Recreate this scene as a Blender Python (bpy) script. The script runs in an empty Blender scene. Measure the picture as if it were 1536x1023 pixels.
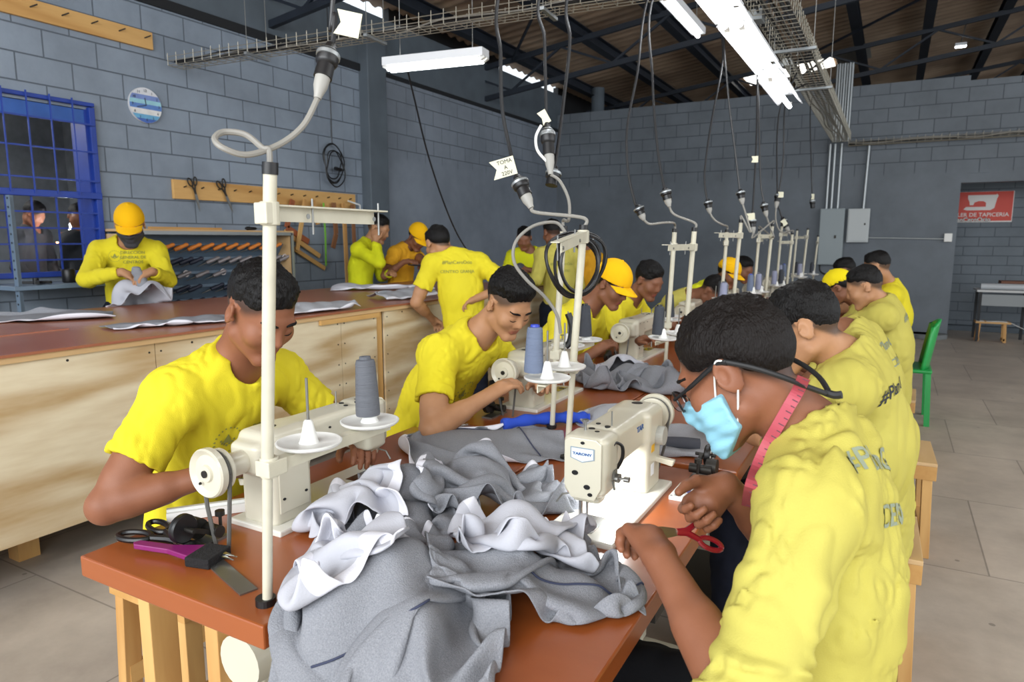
import bpy, math, random
import numpy as np
from mathutils import Vector, Matrix
from mathutils.bvhtree import BVHTree
PI = math.pi
scene = bpy.context.scene
COL = scene.collection

# ------------------------------------------------------------------ camera
CAM_H = 1.45
PITCH = math.radians(8.4158)
YAW = math.radians(28.93)
cd = bpy.data.cameras.new('camera'); cam = bpy.data.objects.new('camera', cd); COL.objects.link(cam)
cd.lens = 24.0; cd.sensor_width = 36.0; cd.sensor_fit = 'HORIZONTAL'
cd.clip_start = 0.05; cd.clip_end = 200
cam.location = (0, 0, CAM_H)
cam.rotation_euler = (PI/2 - PITCH, 0, YAW)
cd.dof.use_dof = True; cd.dof.focus_distance = 1.75; cd.dof.aperture_fstop = 6.3
scene.camera = cam

# ------------------------------------------------------------------ world, daylight, exposure
scene.view_settings.view_transform = 'Standard'
try: scene.view_settings.look = 'None'
except Exception: pass
scene.view_settings.gamma = 1.0
scene.view_settings.use_curve_mapping = False
scene.view_settings.exposure = 0.0
w = bpy.data.worlds.new('daylight'); scene.world = w
w.use_nodes = True
bg = w.node_tree.nodes['Background']
bg.inputs[0].default_value = (0.86, 0.93, 1.0, 1); bg.inputs[1].default_value = 1.45
scene.cycles.use_denoising = True
scene.cycles.max_bounces = 8
scene.cycles.diffuse_bounces = 4
scene.cycles.glossy_bounces = 3
scene.cycles.sample_clamp_indirect = 6.0
def area_light(name, loc, target, sx, sy, power, col=(1, 1, 1)):
    l = bpy.data.lights.new(name, 'AREA'); l.shape = 'RECTANGLE'; l.size = sx; l.size_y = sy
    l.energy = power; l.color = col
    o = bpy.data.objects.new(name, l); COL.objects.link(o); o.location = loc
    d = Vector(target) - Vector(loc)
    o.rotation_euler = d.to_track_quat('-Z', 'Y').to_euler()
    return o
# daylight through the wide gates of the open side and from the yard behind the camera
area_light('gate_daylight', (5.5, 3.0, 3.0), (-1.5, 3.0, 0.6), 8.0, 3.6, 170, (1.0, 0.985, 0.95))
area_light('yard_daylight', (-1.0, -4.0, 3.2), (-2.0, 4.0, 0.8), 7.0, 3.0, 520, (0.95, 0.98, 1.0))
# ------------------------------------------------------------------ helpers
CP, SP, CY, SY = math.cos(PITCH), math.sin(PITCH), math.cos(YAW), math.sin(YAW)
def at(px, py, depth):
    """a world point seen at a pixel of the 1536x1023 frame, at a distance along the view axis"""
    x = (px - 768)/1024*depth; y = -(py - 511.5)/1024*depth
    f = depth*CP + y*SP; z = -depth*SP + y*CP
    return (x*CY - f*SY, x*SY + f*CY, CAM_H + z)
def lin(h):
    h = h.lstrip('#'); c = [int(h[i:i+2], 16)/255 for i in (0, 2, 4)]
    return tuple(x/12.92 if x <= .04045 else ((x+.055)/1.055)**2.4 for x in c)
MATS = {}
def mat(name, col, rough=.6, metal=0., noise=0., nscale=8., bump=0., bscale=200., emit=None, estr=0., alpha=1., spec=None, col2=None, stretch=None, coat=0., trans=0.):
    if name in MATS: return MATS[name]
    m = bpy.data.materials.new(name); m.use_nodes = True
    nt = m.node_tree; b = nt.nodes['Principled BSDF']
    if isinstance(col, str): col = lin(col)
    if isinstance(col2, str): col2 = lin(col2)
    b.inputs['Base Color'].default_value = (*col, 1)
    b.inputs['Roughness'].default_value = rough; b.inputs['Metallic'].default_value = metal
    if spec is not None: b.inputs['Specular IOR Level'].default_value = spec
    if coat: b.inputs['Coat Weight'].default_value = coat; b.inputs['Coat Roughness'].default_value = .15
    if trans: b.inputs['Transmission Weight'].default_value = trans
    if emit is not None:
        b.inputs['Emission Color'].default_value = (*emit, 1); b.inputs['Emission Strength'].default_value = estr
    if alpha < 1: b.inputs['Alpha'].default_value = alpha
    tc = None
    if noise or bump or col2:
        tc = nt.nodes.new('ShaderNodeTexCoord'); mp = nt.nodes.new('ShaderNodeMapping')
        nt.links.new(tc.outputs['Object'], mp.inputs['Vector'])
        if stretch: mp.inputs['Scale'].default_value = stretch
    if noise or col2:
        n = nt.nodes.new('ShaderNodeTexNoise'); n.inputs['Scale'].default_value = nscale; n.inputs['Detail'].default_value = 6
        nt.links.new(mp.outputs[0], n.inputs['Vector'])
        r = nt.nodes.new('ShaderNodeMapRange'); r.inputs[1].default_value = .3; r.inputs[2].default_value = .7
        nt.links.new(n.outputs['Fac'], r.inputs[0])
        mx = nt.nodes.new('ShaderNodeMix'); mx.data_type = 'RGBA'
        c2 = col2 if col2 else tuple(max(0, c*(1-noise)) for c in col)
        mx.inputs[6].default_value = (*col, 1); mx.inputs[7].default_value = (*c2, 1)
        nt.links.new(r.outputs[0], mx.inputs[0]); nt.links.new(mx.outputs[2], b.inputs['Base Color'])
    if bump:
        n2 = nt.nodes.new('ShaderNodeTexNoise'); n2.inputs['Scale'].default_value = bscale; n2.inputs['Detail'].default_value = 3
        nt.links.new(mp.outputs[0], n2.inputs['Vector'])
        bp = nt.nodes.new('ShaderNodeBump'); bp.inputs['Strength'].default_value = bump; bp.inputs['Distance'].default_value = .004
        nt.links.new(n2.outputs['Fac'], bp.inputs['Height']); nt.links.new(bp.outputs[0], b.inputs['Normal'])
    MATS[name] = m
    return m

def setp(o, label=None, cat=None, group=None, kind=None):
    if label: o['label'] = label
    if cat: o['category'] = cat
    if group: o['group'] = group
    if kind: o['kind'] = kind
    return o
def thing(name, label, cat, loc=(0, 0, 0), rotz=0., group=None):
    o = bpy.data.objects.new(name, None); COL.objects.link(o)
    o.location = loc; o.rotation_euler = (0, 0, rotz); o.empty_display_size = .05
    return setp(o, label, cat, group)
def dup(root, loc=None, rotz=None, label=None, group=None):
    """a copy of a thing with copies of its parts and sub-parts"""
    r = root.copy(); COL.objects.link(r)
    if loc is not None: r.location = loc
    if rotz is not None: r.rotation_euler = (0, 0, rotz)
    if label: r['label'] = label
    if group: r['group'] = group
    for ch in list(root.children):
        c = ch.copy(); COL.objects.link(c); c.parent = r
        for g in ch.children:
            d = g.copy(); COL.objects.link(d); d.parent = c
    return r
def mesh_obj(name, V, F, m, parent=None, smooth=False, bevel=0., loc=None, mats=None, fmat=None, angle=None):
    me = bpy.data.meshes.new(name)
    V = np.asarray(V, dtype=np.float32)
    if isinstance(F, np.ndarray):
        nf, k = F.shape
        me.vertices.add(len(V)); me.vertices.foreach_set('co', V.ravel())
        me.loops.add(nf*k); me.loops.foreach_set('vertex_index', F.astype(np.int32).ravel())
        me.polygons.add(nf); me.polygons.foreach_set('loop_start', np.arange(0, nf*k, k, dtype=np.int32))
        try: me.polygons.foreach_set('loop_total', np.full(nf, k, dtype=np.int32))
        except Exception: pass
        me.update(calc_edges=True)
    else:
        me.from_pydata(V.tolist(), [], F); me.update()
    for q in (mats or [m]): me.materials.append(q)
    if fmat is not None: me.polygons.foreach_set('material_index', np.asarray(fmat, dtype=np.int32))
    if smooth:
        me.polygons.foreach_set('use_smooth', np.ones(len(me.polygons), dtype=bool))
        if angle:
            try: me.set_sharp_from_angle(angle=math.radians(angle))
            except Exception: pass
    o = bpy.data.objects.new(name, me); COL.objects.link(o)
    if parent is not None: o.parent = parent
    if loc is not None: o.location = loc
    if bevel:
        b = o.modifiers.new('bevel', 'BEVEL'); b.width = bevel; b.segments = 2; b.limit_method = 'ANGLE'; b.angle_limit = math.radians(40)
    return o
def frame_of(d, up=(0, 0, 1)):
    d = Vector(d).normalized(); u = Vector(up)
    if abs(d.dot(u)) > .98: u = Vector((1, 0, 0))
    s = d.cross(u).normalized(); t = s.cross(d).normalized()
    return d, s, t
class MB:
    """collects shapes that become ONE mesh"""
    def __init__(self): self.V = []; self.F = []
    def add(self, vs, fs):
        n = len(self.V); self.V += [tuple(v) for v in vs]; self.F += [tuple(i+n for i in f) for f in fs]; return self
    def box(self, c, s, rz=0., M=None):
        x, y, z = s[0]/2, s[1]/2, s[2]/2
        vs = [Vector((a*x, b*y, d*z)) for d in (-1, 1) for b in (-1, 1) for a in (-1, 1)]
        R = M if M is not None else Matrix.Rotation(rz, 3, 'Z')
        vs = [R @ v + Vector(c) for v in vs]
        return self.add(vs, [(0, 2, 3, 1), (4, 5, 7, 6), (0, 1, 5, 4), (2, 6, 7, 3), (0, 4, 6, 2), (1, 3, 7, 5)])
    def beam(self, a, b, w, h, up=(0, 0, 1)):
        """a square bar from a to b, w wide and h tall"""
        a, b = Vector(a), Vector(b); d, s, t = frame_of(b-a, up)
        vs = []
        for p in (a, b):
            for q, r in ((-1, -1), (1, -1), (1, 1), (-1, 1)): vs.append(p + s*(q*w/2) + t*(r*h/2))
        return self.add(vs, [(0, 3, 2, 1), (4, 5, 6, 7), (0, 1, 5, 4), (1, 2, 6, 5), (2, 3, 7, 6), (3, 0, 4, 7)])
    def cyl(self, a, b, r1, r2=None, n=20):
        r2 = r1 if r2 is None else r2
        a, b = Vector(a), Vector(b); d, s, t = frame_of(b-a)
        vs = []
        for p, r in ((a, r1), (b, r2)):
            for i in range(n):
                q = 2*PI*i/n; vs.append(p + s*(math.cos(q)*r) + t*(math.sin(q)*r))
        fs = [(i, (i+1) % n, n+(i+1) % n, n+i) for i in range(n)] + [tuple(range(n-1, -1, -1)), tuple(range(n, 2*n))]
        return self.add(vs, fs)
    def tube(self, pts, r, n=8, closed=False):
        pts = [Vector(p) for p in pts]; N = len(pts); vs = []
        rr = r if isinstance(r, (list, tuple)) else [r]*N
        prev = None
        for i, p in enumerate(pts):
            if closed: d = pts[(i+1) % N] - pts[i-1]
            else: d = pts[min(i+1, N-1)] - pts[max(i-1, 0)]
            d = d.normalized() if d.length > 1e-9 else Vector((0, 0, 1))
            if prev is None: _, s, t = frame_of(d)
            else:
                s = (prev - d*prev.dot(d))
                s = s.normalized() if s.length > 1e-6 else frame_of(d)[1]
                t = s.cross(d)
            prev = s
            for k in range(n):
                q = 2*PI*k/n; vs.append(p + s*(math.cos(q)*rr[i]) + t*(math.sin(q)*rr[i]))
        fs = []
        for i in range(N if closed else N-1):
            j = (i+1) % N
            for k in range(n): fs.append((i*n+k, i*n+(k+1) % n, j*n+(k+1) % n, j*n+k))
        if not closed: fs += [tuple(range(n-1, -1, -1)), tuple(range((N-1)*n, N*n))]
        return self.add(vs, fs)
    def lathe(self, prof, c=(0, 0, 0), axis=(0, 0, 1), n=28):
        """profile of (radius, height) turned about an axis through c"""
        d, s, t = frame_of(axis); c = Vector(c); vs = []; N = len(prof)
        for r, z in prof:
            for k in range(n):
                q = 2*PI*k/n; vs.append(c + d*z + s*(math.cos(q)*r) + t*(math.sin(q)*r))
        fs = []
        for i in range(N-1):
            for k in range(n): fs.append((i*n+k, i*n+(k+1) % n, (i+1)*n+(k+1) % n, (i+1)*n+k))
        fs += [tuple(range(n-1, -1, -1)), tuple(range((N-1)*n, N*n))]
        return self.add(vs, fs)
    def prism(self, poly, o, u, v, w):
        """outline poly [(a,b)] in the plane o + a*u + b*v, extruded by vector w"""
        o, u, v, w = Vector(o), Vector(u), Vector(v), Vector(w); n = len(poly)
        vs = [o + u*a + v*b for a, b in poly] + [o + u*a + v*b + w for a, b in poly]
        fs = [tuple(range(n-1, -1, -1)), tuple(range(n, 2*n))] + [(i, (i+1) % n, n+(i+1) % n, n+i) for i in range(n)]
        return self.add(vs, fs)
    def build(self, name, m, parent=None, smooth=False, bevel=0., loc=None, angle=40):
        return mesh_obj(name, self.V, self.F, m, parent, smooth, bevel, loc, angle=angle if smooth else None)
def spline(pts, n=10):
    """smooth path through points"""
    P = [Vector(p) for p in pts]; out = []
    for i in range(len(P)-1):
        p0 = P[max(i-1, 0)]; p1 = P[i]; p2 = P[i+1]; p3 = P[min(i+2, len(P)-1)]
        for k in range(n):
            t = k/n
            out.append(.5*((2*p1) + (p2-p0)*t + (2*p0-5*p1+4*p2-p3)*t*t + (3*p1-p0-3*p2+p3)*t**3))
    out.append(P[-1]); return out
def text_mesh(body, size, extrude=.0005, align='CENTER', bold=0.):
    c = bpy.data.curves.new('lettering', 'FONT'); c.body = body; c.size = size; c.align_x = align; c.align_y = 'CENTER'
    c.extrude = extrude; c.offset = bold; c.resolution_u = 3
    o = bpy.data.objects.new('lettering', c); COL.objects.link(o)
    dg = bpy.context.evaluated_depsgraph_get(); me = bpy.data.meshes.new_from_object(o.evaluated_get(dg))
    V = [tuple(v.co) for v in me.vertices]; F = [tuple(p.vertices) for p in me.polygons]
    bpy.data.objects.remove(o); bpy.data.curves.remove(c); bpy.data.meshes.remove(me)
    return V, F
def text_on(name, body, size, o, u, v, m, parent=None, align='CENTER', ext=.0006, bold=0., sx=1.):
    """flat lettering in the plane o,u,v"""
    V, F = text_mesh(body, size, ext, align, bold)
    o, u, v = Vector(o), Vector(u).normalized(), Vector(v).normalized(); n = u.cross(v)
    return mesh_obj(name, [o + u*(a*sx) + v*b + n*c for a, b, c in V], F, m, parent)
# ------------------------------------------------------------------ smooth solids: shapes blended as a distance field, then meshed
A = lambda *v: np.array(v if len(v) > 1 else v[0], dtype=np.float32)
def nrm(v): v = np.asarray(v, float); return v/(np.linalg.norm(v)+1e-12)
def smin(a, b, k):
    if k <= 0: return np.minimum(a, b)
    h = np.clip(.5+.5*(b-a)/k, 0, 1); return b*(1-h)+a*h-k*h*(1-h)
def smax(a, b, k): return -smin(-a, -b, k)
class SDF:
    def __init__(self): self.ops = []
    def cap(self, a, b, r1, r2=None, k=.01, sub=False, flat=None, ratio=1., side=None):
        """tapered limb; ratio > 1 thins it across the direction side x axis"""
        self.ops.append(('cap', A(a), A(b), r1, r1 if r2 is None else r2, k, sub, flat, ratio, None if side is None else A(nrm(side)))); return self
    def ell(self, c, r, R=None, k=.01, sub=False):
        self.ops.append(('ell', A(c), A(r) if not np.isscalar(r) else A((r, r, r)), None if R is None else np.asarray(R, np.float32), k, sub)); return self
    def box(self, c, h, R=None, rad=.005, k=.0, sub=False):
        self.ops.append(('box', A(c), A(h), None if R is None else np.asarray(R, np.float32), rad, k, sub)); return self
    def half(self, p, n, k=0.):
        """keep only the side the normal points away from"""
        self.ops.append(('half', A(p), A(nrm(n)), k)); return self
    def fn(self, f): self.ops.append(('fn', f)); return self
    def __call__(self, P):
        d = None
        for o in self.ops:
            if o[0] == 'cap':
                _, a, b, r1, r2, k, sub, flat, ratio, side = o
                ba = b-a; L2 = float(ba@ba)+1e-12; pa = P-a; tt = pa@ba/L2
                t = np.clip(tt, 0, 1); q = pa-t[:, None]*ba
                if ratio != 1.:
                    dep = np.cross(nrm(ba), side); dep = A(nrm(dep)); c = q@dep
                    q = q + (c*(ratio-1))[:, None]*dep
                e = np.sqrt((q*q).sum(1))-(r1+(r2-r1)*t)
                if flat: e = np.maximum(e, (tt-1)*math.sqrt(L2))
            elif o[0] == 'ell':
                _, c, r, R, k, sub = o
                q = P-c
                if R is not None: q = q@R
                s = np.sqrt(((q/r)**2).sum(1)); g = np.sqrt(((q/(r*r))**2).sum(1))+1e-9
                e = s*(s-1)/g
                e = np.where(s < .15, -float(r.min())*.9, e)
            elif o[0] == 'box':
                _, c, h, R, rad, k, sub = o
                q = P-c
                if R is not None: q = q@R
                q = np.abs(q)-(h-rad)
                e = np.sqrt((np.maximum(q, 0)**2).sum(1))+np.minimum(q.max(1), 0)-rad
            elif o[0] == 'half':
                e = (P-o[1])@o[2]; d = smax(d, e, o[3]); continue
            else:
                d = o[1](P, d); continue
            if d is None: d = e
            elif sub: d = smax(d, -e, k)
            else: d = smin(d, e, k)
        return d
EDG = [(0, 1), (2, 3), (4, 5), (6, 7), (0, 2), (1, 3), (4, 6), (5, 7), (0, 4), (1, 5), (2, 6), (3, 7)]
def mesh_sdf(f, lo, hi, vox):
    lo = np.asarray(lo, float); hi = np.asarray(hi, float)
    B = 4; n = np.ceil((hi-lo)/vox/B).astype(int)*B+B
    nb = n//B
    def grid(ix): return (lo+ix*vox).astype(np.float32)
    bi = np.stack(np.meshgrid(*[np.arange(m) for m in nb], indexing='ij'), -1).reshape(-1, 3)
    dc = np.concatenate([f(grid(c*B+(B-1)/2)) for c in np.array_split(bi, max(1, len(bi)//200000+1))])
    D = np.repeat(np.repeat(np.repeat(dc.reshape(nb), B, 0), B, 1), B, 2).astype(np.float32)
    act = bi[np.abs(dc) < vox*B*1.25+.004]
    off = np.stack(np.meshgrid(*[np.arange(B)]*3, indexing='ij'), -1).reshape(-1, 3)
    for ch in np.array_split(act, max(1, len(act)*64//250000+1)):
        ix = (ch[:, None, :]*B+off[None]).reshape(-1, 3)
        D[ix[:, 0], ix[:, 1], ix[:, 2]] = f(grid(ix))
    D = np.where(D == 0, 1e-7, D)
    for ax in range(3):
        sl = [slice(None)]*3; sl[ax] = 0; D[tuple(sl)] = np.maximum(D[tuple(sl)], 1e-4); sl[ax] = -1; D[tuple(sl)] = np.maximum(D[tuple(sl)], 1e-4)
    S = D < 0
    nx, ny, nz = S.shape
    cnt = np.zeros((nx-1, ny-1, nz-1), np.uint8)
    cs = [(i, j, k) for i in (0, 1) for j in (0, 1) for k in (0, 1)]
    for i, j, k in cs: cnt += S[i:nx-1+i, j:ny-1+j, k:nz-1+k]
    cells = np.argwhere((cnt > 0) & (cnt < 8))
    idx = np.full((nx-1, ny-1, nz-1), -1, np.int32); idx[cells[:, 0], cells[:, 1], cells[:, 2]] = np.arange(len(cells))
    cv = np.stack([D[cells[:, 0]+i, cells[:, 1]+j, cells[:, 2]+k] for i, j, k in cs], 1)
    acc = np.zeros((len(cells), 3)); num = np.zeros(len(cells)); C = np.array(cs, float)
    for a, b in EDG:
        va, vb = cv[:, a], cv[:, b]; x = (va < 0) != (vb < 0)
        t = np.where(x, va/np.where(x, va-vb, 1), 0)[:, None]
        acc += np.where(x[:, None], C[a]*(1-t)+C[b]*t, 0); num += x
    V = lo+(cells+acc/num[:, None])*vox
    Q = []
    for ax in range(3):
        a1, a2 = [(1, 2), (2, 0), (0, 1)][ax]
        sa = [slice(None)]*3; sb = [slice(None)]*3; sa[ax] = slice(0, -1); sb[ax] = slice(1, None)
        s0, s1 = S[tuple(sa)], S[tuple(sb)]
        e = np.argwhere(s0 != s1)
        e = e[(e[:, a1] > 0) & (e[:, a2] > 0) & (e[:, a1] < S.shape[a1]-1) & (e[:, a2] < S.shape[a2]-1)]
        fl = s0[e[:, 0], e[:, 1], e[:, 2]]
        def g(d1, d2):
            q = e.copy(); q[:, a1] -= d1; q[:, a2] -= d2; return idx[q[:, 0], q[:, 1], q[:, 2]]
        q = np.stack([g(1, 1), g(0, 1), g(0, 0), g(1, 0)], 1)
        q[~fl] = q[~fl][:, ::-1]; Q.append(q)
    F = np.concatenate(Q); F = F[(F >= 0).all(1)]
    return V.astype(np.float32), F
def keep_big(V, F, least=60):
    """drop loose crumbs of a meshed solid"""
    p = np.arange(len(V))
    a = np.concatenate([F[:, 0], F[:, 1], F[:, 2]]); b = np.concatenate([F[:, 1], F[:, 2], F[:, 3]])
    for _ in range(200):
        m = np.minimum(p[a], p[b]); q = p.copy(); np.minimum.at(q, a, m); np.minimum.at(q, b, m); q = q[q]
        if (q == p).all(): break
        p = q
    u, inv, c = np.unique(p, return_inverse=True, return_counts=True)
    ok = c[inv] >= least
    if ok.all(): return V, F
    new = np.cumsum(ok)-1; F = F[ok[F].all(1)]
    return V[ok], new[F]
_wr = np.random.RandomState(5)
def waves(seed, n, lam, flat=(1, 1, 1)):
    """band-limited noise made of plane waves"""
    r = np.random.RandomState(seed); K = r.normal(size=(n, 3))*np.array(flat); K /= np.linalg.norm(K, axis=1)[:, None]
    K *= (2*PI/lam*r.uniform(.7, 1.4, n))[:, None]; ph = r.uniform(0, 6.28, n)
    K = K.astype(np.float32); ph = ph.astype(np.float32)
    return lambda P: np.sin(P@K.T+ph).sum(1)/math.sqrt(n)
def rot(ax, deg):
    return np.array(Matrix.Rotation(math.radians(deg), 3, ax))
# ------------------------------------------------------------------ the hall: walls, floor, roof
XL, YB = -5.66, 12.0
def wall_mat(name, base, mortar, axis, bw=.40, bh=.20, plaster_below=None, stain=None, yplaster=None):
    """painted concrete block; axis 'y' for walls along y, 'x' for walls along x"""
    m = bpy.data.materials.new(name); m.use_nodes = True; nt = m.node_tree; N = nt.nodes; L = nt.links; b = N['Principled BSDF']
    b.inputs['Roughness'].default_value = .62
    tc = N.new('ShaderNodeTexCoord'); sx = N.new('ShaderNodeSeparateXYZ'); L.new(tc.outputs['Object'], sx.inputs[0])
    cx = N.new('ShaderNodeCombineXYZ'); L.new(sx.outputs[1 if axis == 'y' else 0], cx.inputs[0]); L.new(sx.outputs[2], cx.inputs[1])
    br = N.new('ShaderNodeTexBrick'); L.new(cx.outputs[0], br.inputs['Vector'])
    br.inputs['Scale'].default_value = 1; br.inputs['Brick Width'].default_value = bw; br.inputs['Row Height'].default_value = bh
    br.inputs['Mortar Size'].default_value = .006; br.inputs['Mortar Smooth'].default_value = .35; br.inputs['Bias'].default_value = -.2
    br.inputs['Color1'].default_value = (1, 1, 1, 1); br.inputs['Color2'].default_value = (.86, .87, .88, 1); br.inputs['Mortar'].default_value = (0, 0, 0, 1)
    n = N.new('ShaderNodeTexNoise'); n.inputs['Scale'].default_value = 1.1; n.inputs['Detail'].default_value = 9; n.inputs['Roughness'].default_value = .65
    L.new(tc.outputs['Object'], n.inputs['Vector'])
    cr = N.new('ShaderNodeValToRGB'); L.new(n.outputs['Fac'], cr.inputs[0])
    bc = lin(base)
    cr.color_ramp.elements[0].position = .33; cr.color_ramp.elements[0].color = (*[c*.72 for c in bc], 1)
    cr.color_ramp.elements[1].position = .62; cr.color_ramp.elements[1].color = (*bc, 1)
    mu = N.new('ShaderNodeMix'); mu.data_type = 'RGBA'; mu.blend_type = 'MULTIPLY'; mu.inputs[0].default_value = .55
    L.new(cr.outputs[0], mu.inputs[6]); L.new(br.outputs['Color'], mu.inputs[7])
    mx = N.new('ShaderNodeMix'); mx.data_type = 'RGBA'; mx.inputs[7].default_value = (*lin(mortar), 1); L.new(mu.outputs[2], mx.inputs[6])
    fac = br.outputs['Fac']
    if plaster_below is not None:
        mr = N.new('ShaderNodeMapRange'); mr.inputs[1].default_value = plaster_below-.03; mr.inputs[2].default_value = plaster_below+.03
        n3 = N.new('ShaderNodeTexNoise'); n3.inputs['Scale'].default_value = 2.5; L.new(tc.outputs['Object'], n3.inputs['Vector'])
        ad = N.new('ShaderNodeMath'); ad.operation = 'MULTIPLY_ADD'; ad.inputs[1].default_value = .12; L.new(n3.outputs['Fac'], ad.inputs[0]); L.new(sx.outputs[2], ad.inputs[2])
        L.new(ad.outputs[0], mr.inputs[0]); src = mr.outputs[0]
        mt = N.new('ShaderNodeMath'); mt.operation = 'MULTIPLY'; L.new(fac, mt.inputs[0]); L.new(src, mt.inputs[1]); fac = mt.outputs[0]
        m3 = N.new('ShaderNodeMix'); m3.data_type = 'RGBA'; L.new(src, m3.inputs[0]); L.new(cr.outputs[0], m3.inputs[6]); L.new(mu.outputs[2], m3.inputs[7]); L.new(m3.outputs[2], mx.inputs[6])
    L.new(fac, mx.inputs[0])
    L.new(mx.outputs[2], b.inputs['Base Color'])
    n2 = N.new('ShaderNodeTexNoise'); n2.inputs['Scale'].default_value = 60; L.new(tc.outputs['Object'], n2.inputs['Vector'])
    hm = N.new('ShaderNodeMath'); hm.operation = 'MULTIPLY_ADD'; hm.inputs[1].default_value = .18; L.new(n2.outputs['Fac'], hm.inputs[0])
    iv = N.new('ShaderNodeMath'); iv.operation = 'SUBTRACT'; iv.inputs[0].default_value = 1; L.new(fac, iv.inputs[1]); L.new(iv.outputs[0], hm.inputs[2])
    bp = N.new('ShaderNodeBump'); bp.inputs['Strength'].default_value = .7; bp.inputs['Distance'].default_value = .008; L.new(hm.outputs[0], bp.inputs['Height']); L.new(bp.outputs[0], b.inputs['Normal'])
    return m
def struct(name, mb, m, parent=None, **k): return setp(mb.build(name, m, parent, **k), kind='structure' if parent is None else None)

WALL = wall_mat('blue_grey_block', '#8d99a7', '#59626d', 'y')
WALLP = wall_mat('blue_grey_plaster_and_block', '#868f9b', '#5c646d', 'y', plaster_below=2.55)
WALLB = wall_mat('shade_toned_plaster_and_block', '#6c747c', '#474e56', 'x', plaster_below=2.5)  # the back wall's weaker light is put into this darker base colour
WALLR = wall_mat('small_grey_block', '#6d767e', '#4a525b', 'x', bw=.40, bh=.15)
CONC = mat('dark_painted_concrete', '#5d6770', rough=.7, noise=.25, nscale=3, bump=.2, bscale=40)
STEEL = mat('dark_blue_steel', '#1f2733', rough=.55, noise=.3, nscale=5)
STEELB = mat('black_steel', '#15171a', rough=.6)

# floor of worn concrete slabs
def floor_mat():
    m = bpy.data.materials.new('worn_concrete'); m.use_nodes = True; nt = m.node_tree; N = nt.nodes; L = nt.links; b = N['Principled BSDF']
    tc = N.new('ShaderNodeTexCoord')
    mp = N.new('ShaderNodeMapping'); mp.inputs['Location'].default_value = (.18, .55, 0); L.new(tc.outputs['Object'], mp.inputs[0])
    br = N.new('ShaderNodeTexBrick'); br.offset = 0.35; L.new(mp.outputs[0], br.inputs['Vector'])
    br.inputs['Scale'].default_value = 1; br.inputs['Brick Width'].default_value = 1.0; br.inputs['Row Height'].default_value = 1.0; br.inputs['Mortar Size'].default_value = .004; br.inputs['Mortar Smooth'].default_value = .2
    br.inputs['Color1'].default_value = (1, 1, 1, 1); br.inputs['Color2'].default_value = (.9, .9, .9, 1); br.inputs['Mortar'].default_value = (.55, .55, .55, 1)
    n = N.new('ShaderNodeTexNoise'); n.inputs['Scale'].default_value = 1.6; n.inputs['Detail'].default_value = 12; n.inputs['Roughness'].default_value = .7; L.new(tc.outputs['Object'], n.inputs['Vector'])
    cr = N.new('ShaderNodeValToRGB'); L.new(n.outputs['Fac'], cr.inputs[0])
    cr.color_ramp.elements[0].position = .3; cr.color_ramp.elements[0].color = (*lin('#a0968b'), 1)
    cr.color_ramp.elements[1].position = .68; cr.color_ramp.elements[1].color = (*lin('#c6bbae'), 1)
    mu = N.new('ShaderNodeMix'); mu.data_type = 'RGBA'; mu.blend_type = 'MULTIPLY'; mu.inputs[0].default_value = 1; L.new(cr.outputs[0], mu.inputs[6]); L.new(br.outputs['Color'], mu.inputs[7]); 
    v = N.new('ShaderNodeTexVoronoi'); v.inputs['Scale'].default_value = 3.1; L.new(tc.outputs['Object'], v.inputs['Vector'])
    sp = N.new('ShaderNodeMath'); sp.operation = 'LESS_THAN'; sp.inputs[1].default_value = .035; L.new(v.outputs['Distance'], sp.inputs[0])
    mx = N.new('ShaderNodeMix'); mx.data_type = 'RGBA'; mx.inputs[7].default_value = (*lin('#4c4640'), 1); L.new(mu.outputs[2], mx.inputs[6])
    h = N.new('ShaderNodeMath'); h.operation = 'MULTIPLY'; h.inputs[1].default_value = .5; L.new(sp.outputs[0], h.inputs[0]); L.new(h.outputs[0], mx.inputs[0])
    L.new(mx.outputs[2], b.inputs['Base Color'])
    rr = N.new('ShaderNodeMapRange'); rr.inputs[3].default_value = .42; rr.inputs[4].default_value = .7; L.new(n.outputs['Fac'], rr.inputs[0]); L.new(rr.outputs[0], b.inputs['Roughness'])
    bp = N.new('ShaderNodeBump'); bp.inputs['Strength'].default_value = .25; bp.inputs['Distance'].default_value = .01; L.new(n.outputs['Fac'], bp.inputs['Height']); L.new(bp.outputs[0], b.inputs['Normal'])
    return m
FLOOR = floor_mat()
struct('floor', MB().box((0, 8, -.05), (17, 30, .1)), FLOOR)

# left wall with the barred opening into the next workshop
WY0, WY1, WZ0, WZ1 = 1.2, 3.30, 1.19, 2.47
def wl(y0, y1, z0, z1, x0=XL-.2, x1=XL): return dict(c=((x0+x1)/2, (y0+y1)/2, (z0+z1)/2), s=(x1-x0, y1-y0, z1-z0))
b = MB()
for a in (wl(-2, WY0, 0, 3.42), wl(WY1, 6.5, 0, 3.42), wl(WY0, WY1, 0, WZ0), wl(WY0, WY1, WZ1, 3.42)): b.box(**a)
struct('wall_left', b, WALL)
struct('wall_left_far', MB().box(**wl(6.84, 12.2, 0, 3.45)), WALLP)
struct('pilaster', MB().box(((XL*2-.2+.14)/2, 6.67, 1.95), (.34, .34, 3.9)), CONC, bevel=.01)
struct('ring_beam_left', MB().box(**wl(-2, 12.2, 3.5, 4.13)), CONC)
struct('steel_tie_left', MB().box(**wl(-2, 6.5, 3.42, 3.5, XL-.1, XL+.03)).box(**wl(6.84, 12.2, 3.45, 3.5, XL-.1, XL+.02)), STEELB)
b = MB()
for y0, y1 in ((-2, 5.55), (7.15, 9.9)): b.box(**wl(y0, y1, 4.13, 4.4, XL-.15, XL-.05))
struct('eave_board', b, STEELB)

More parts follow.
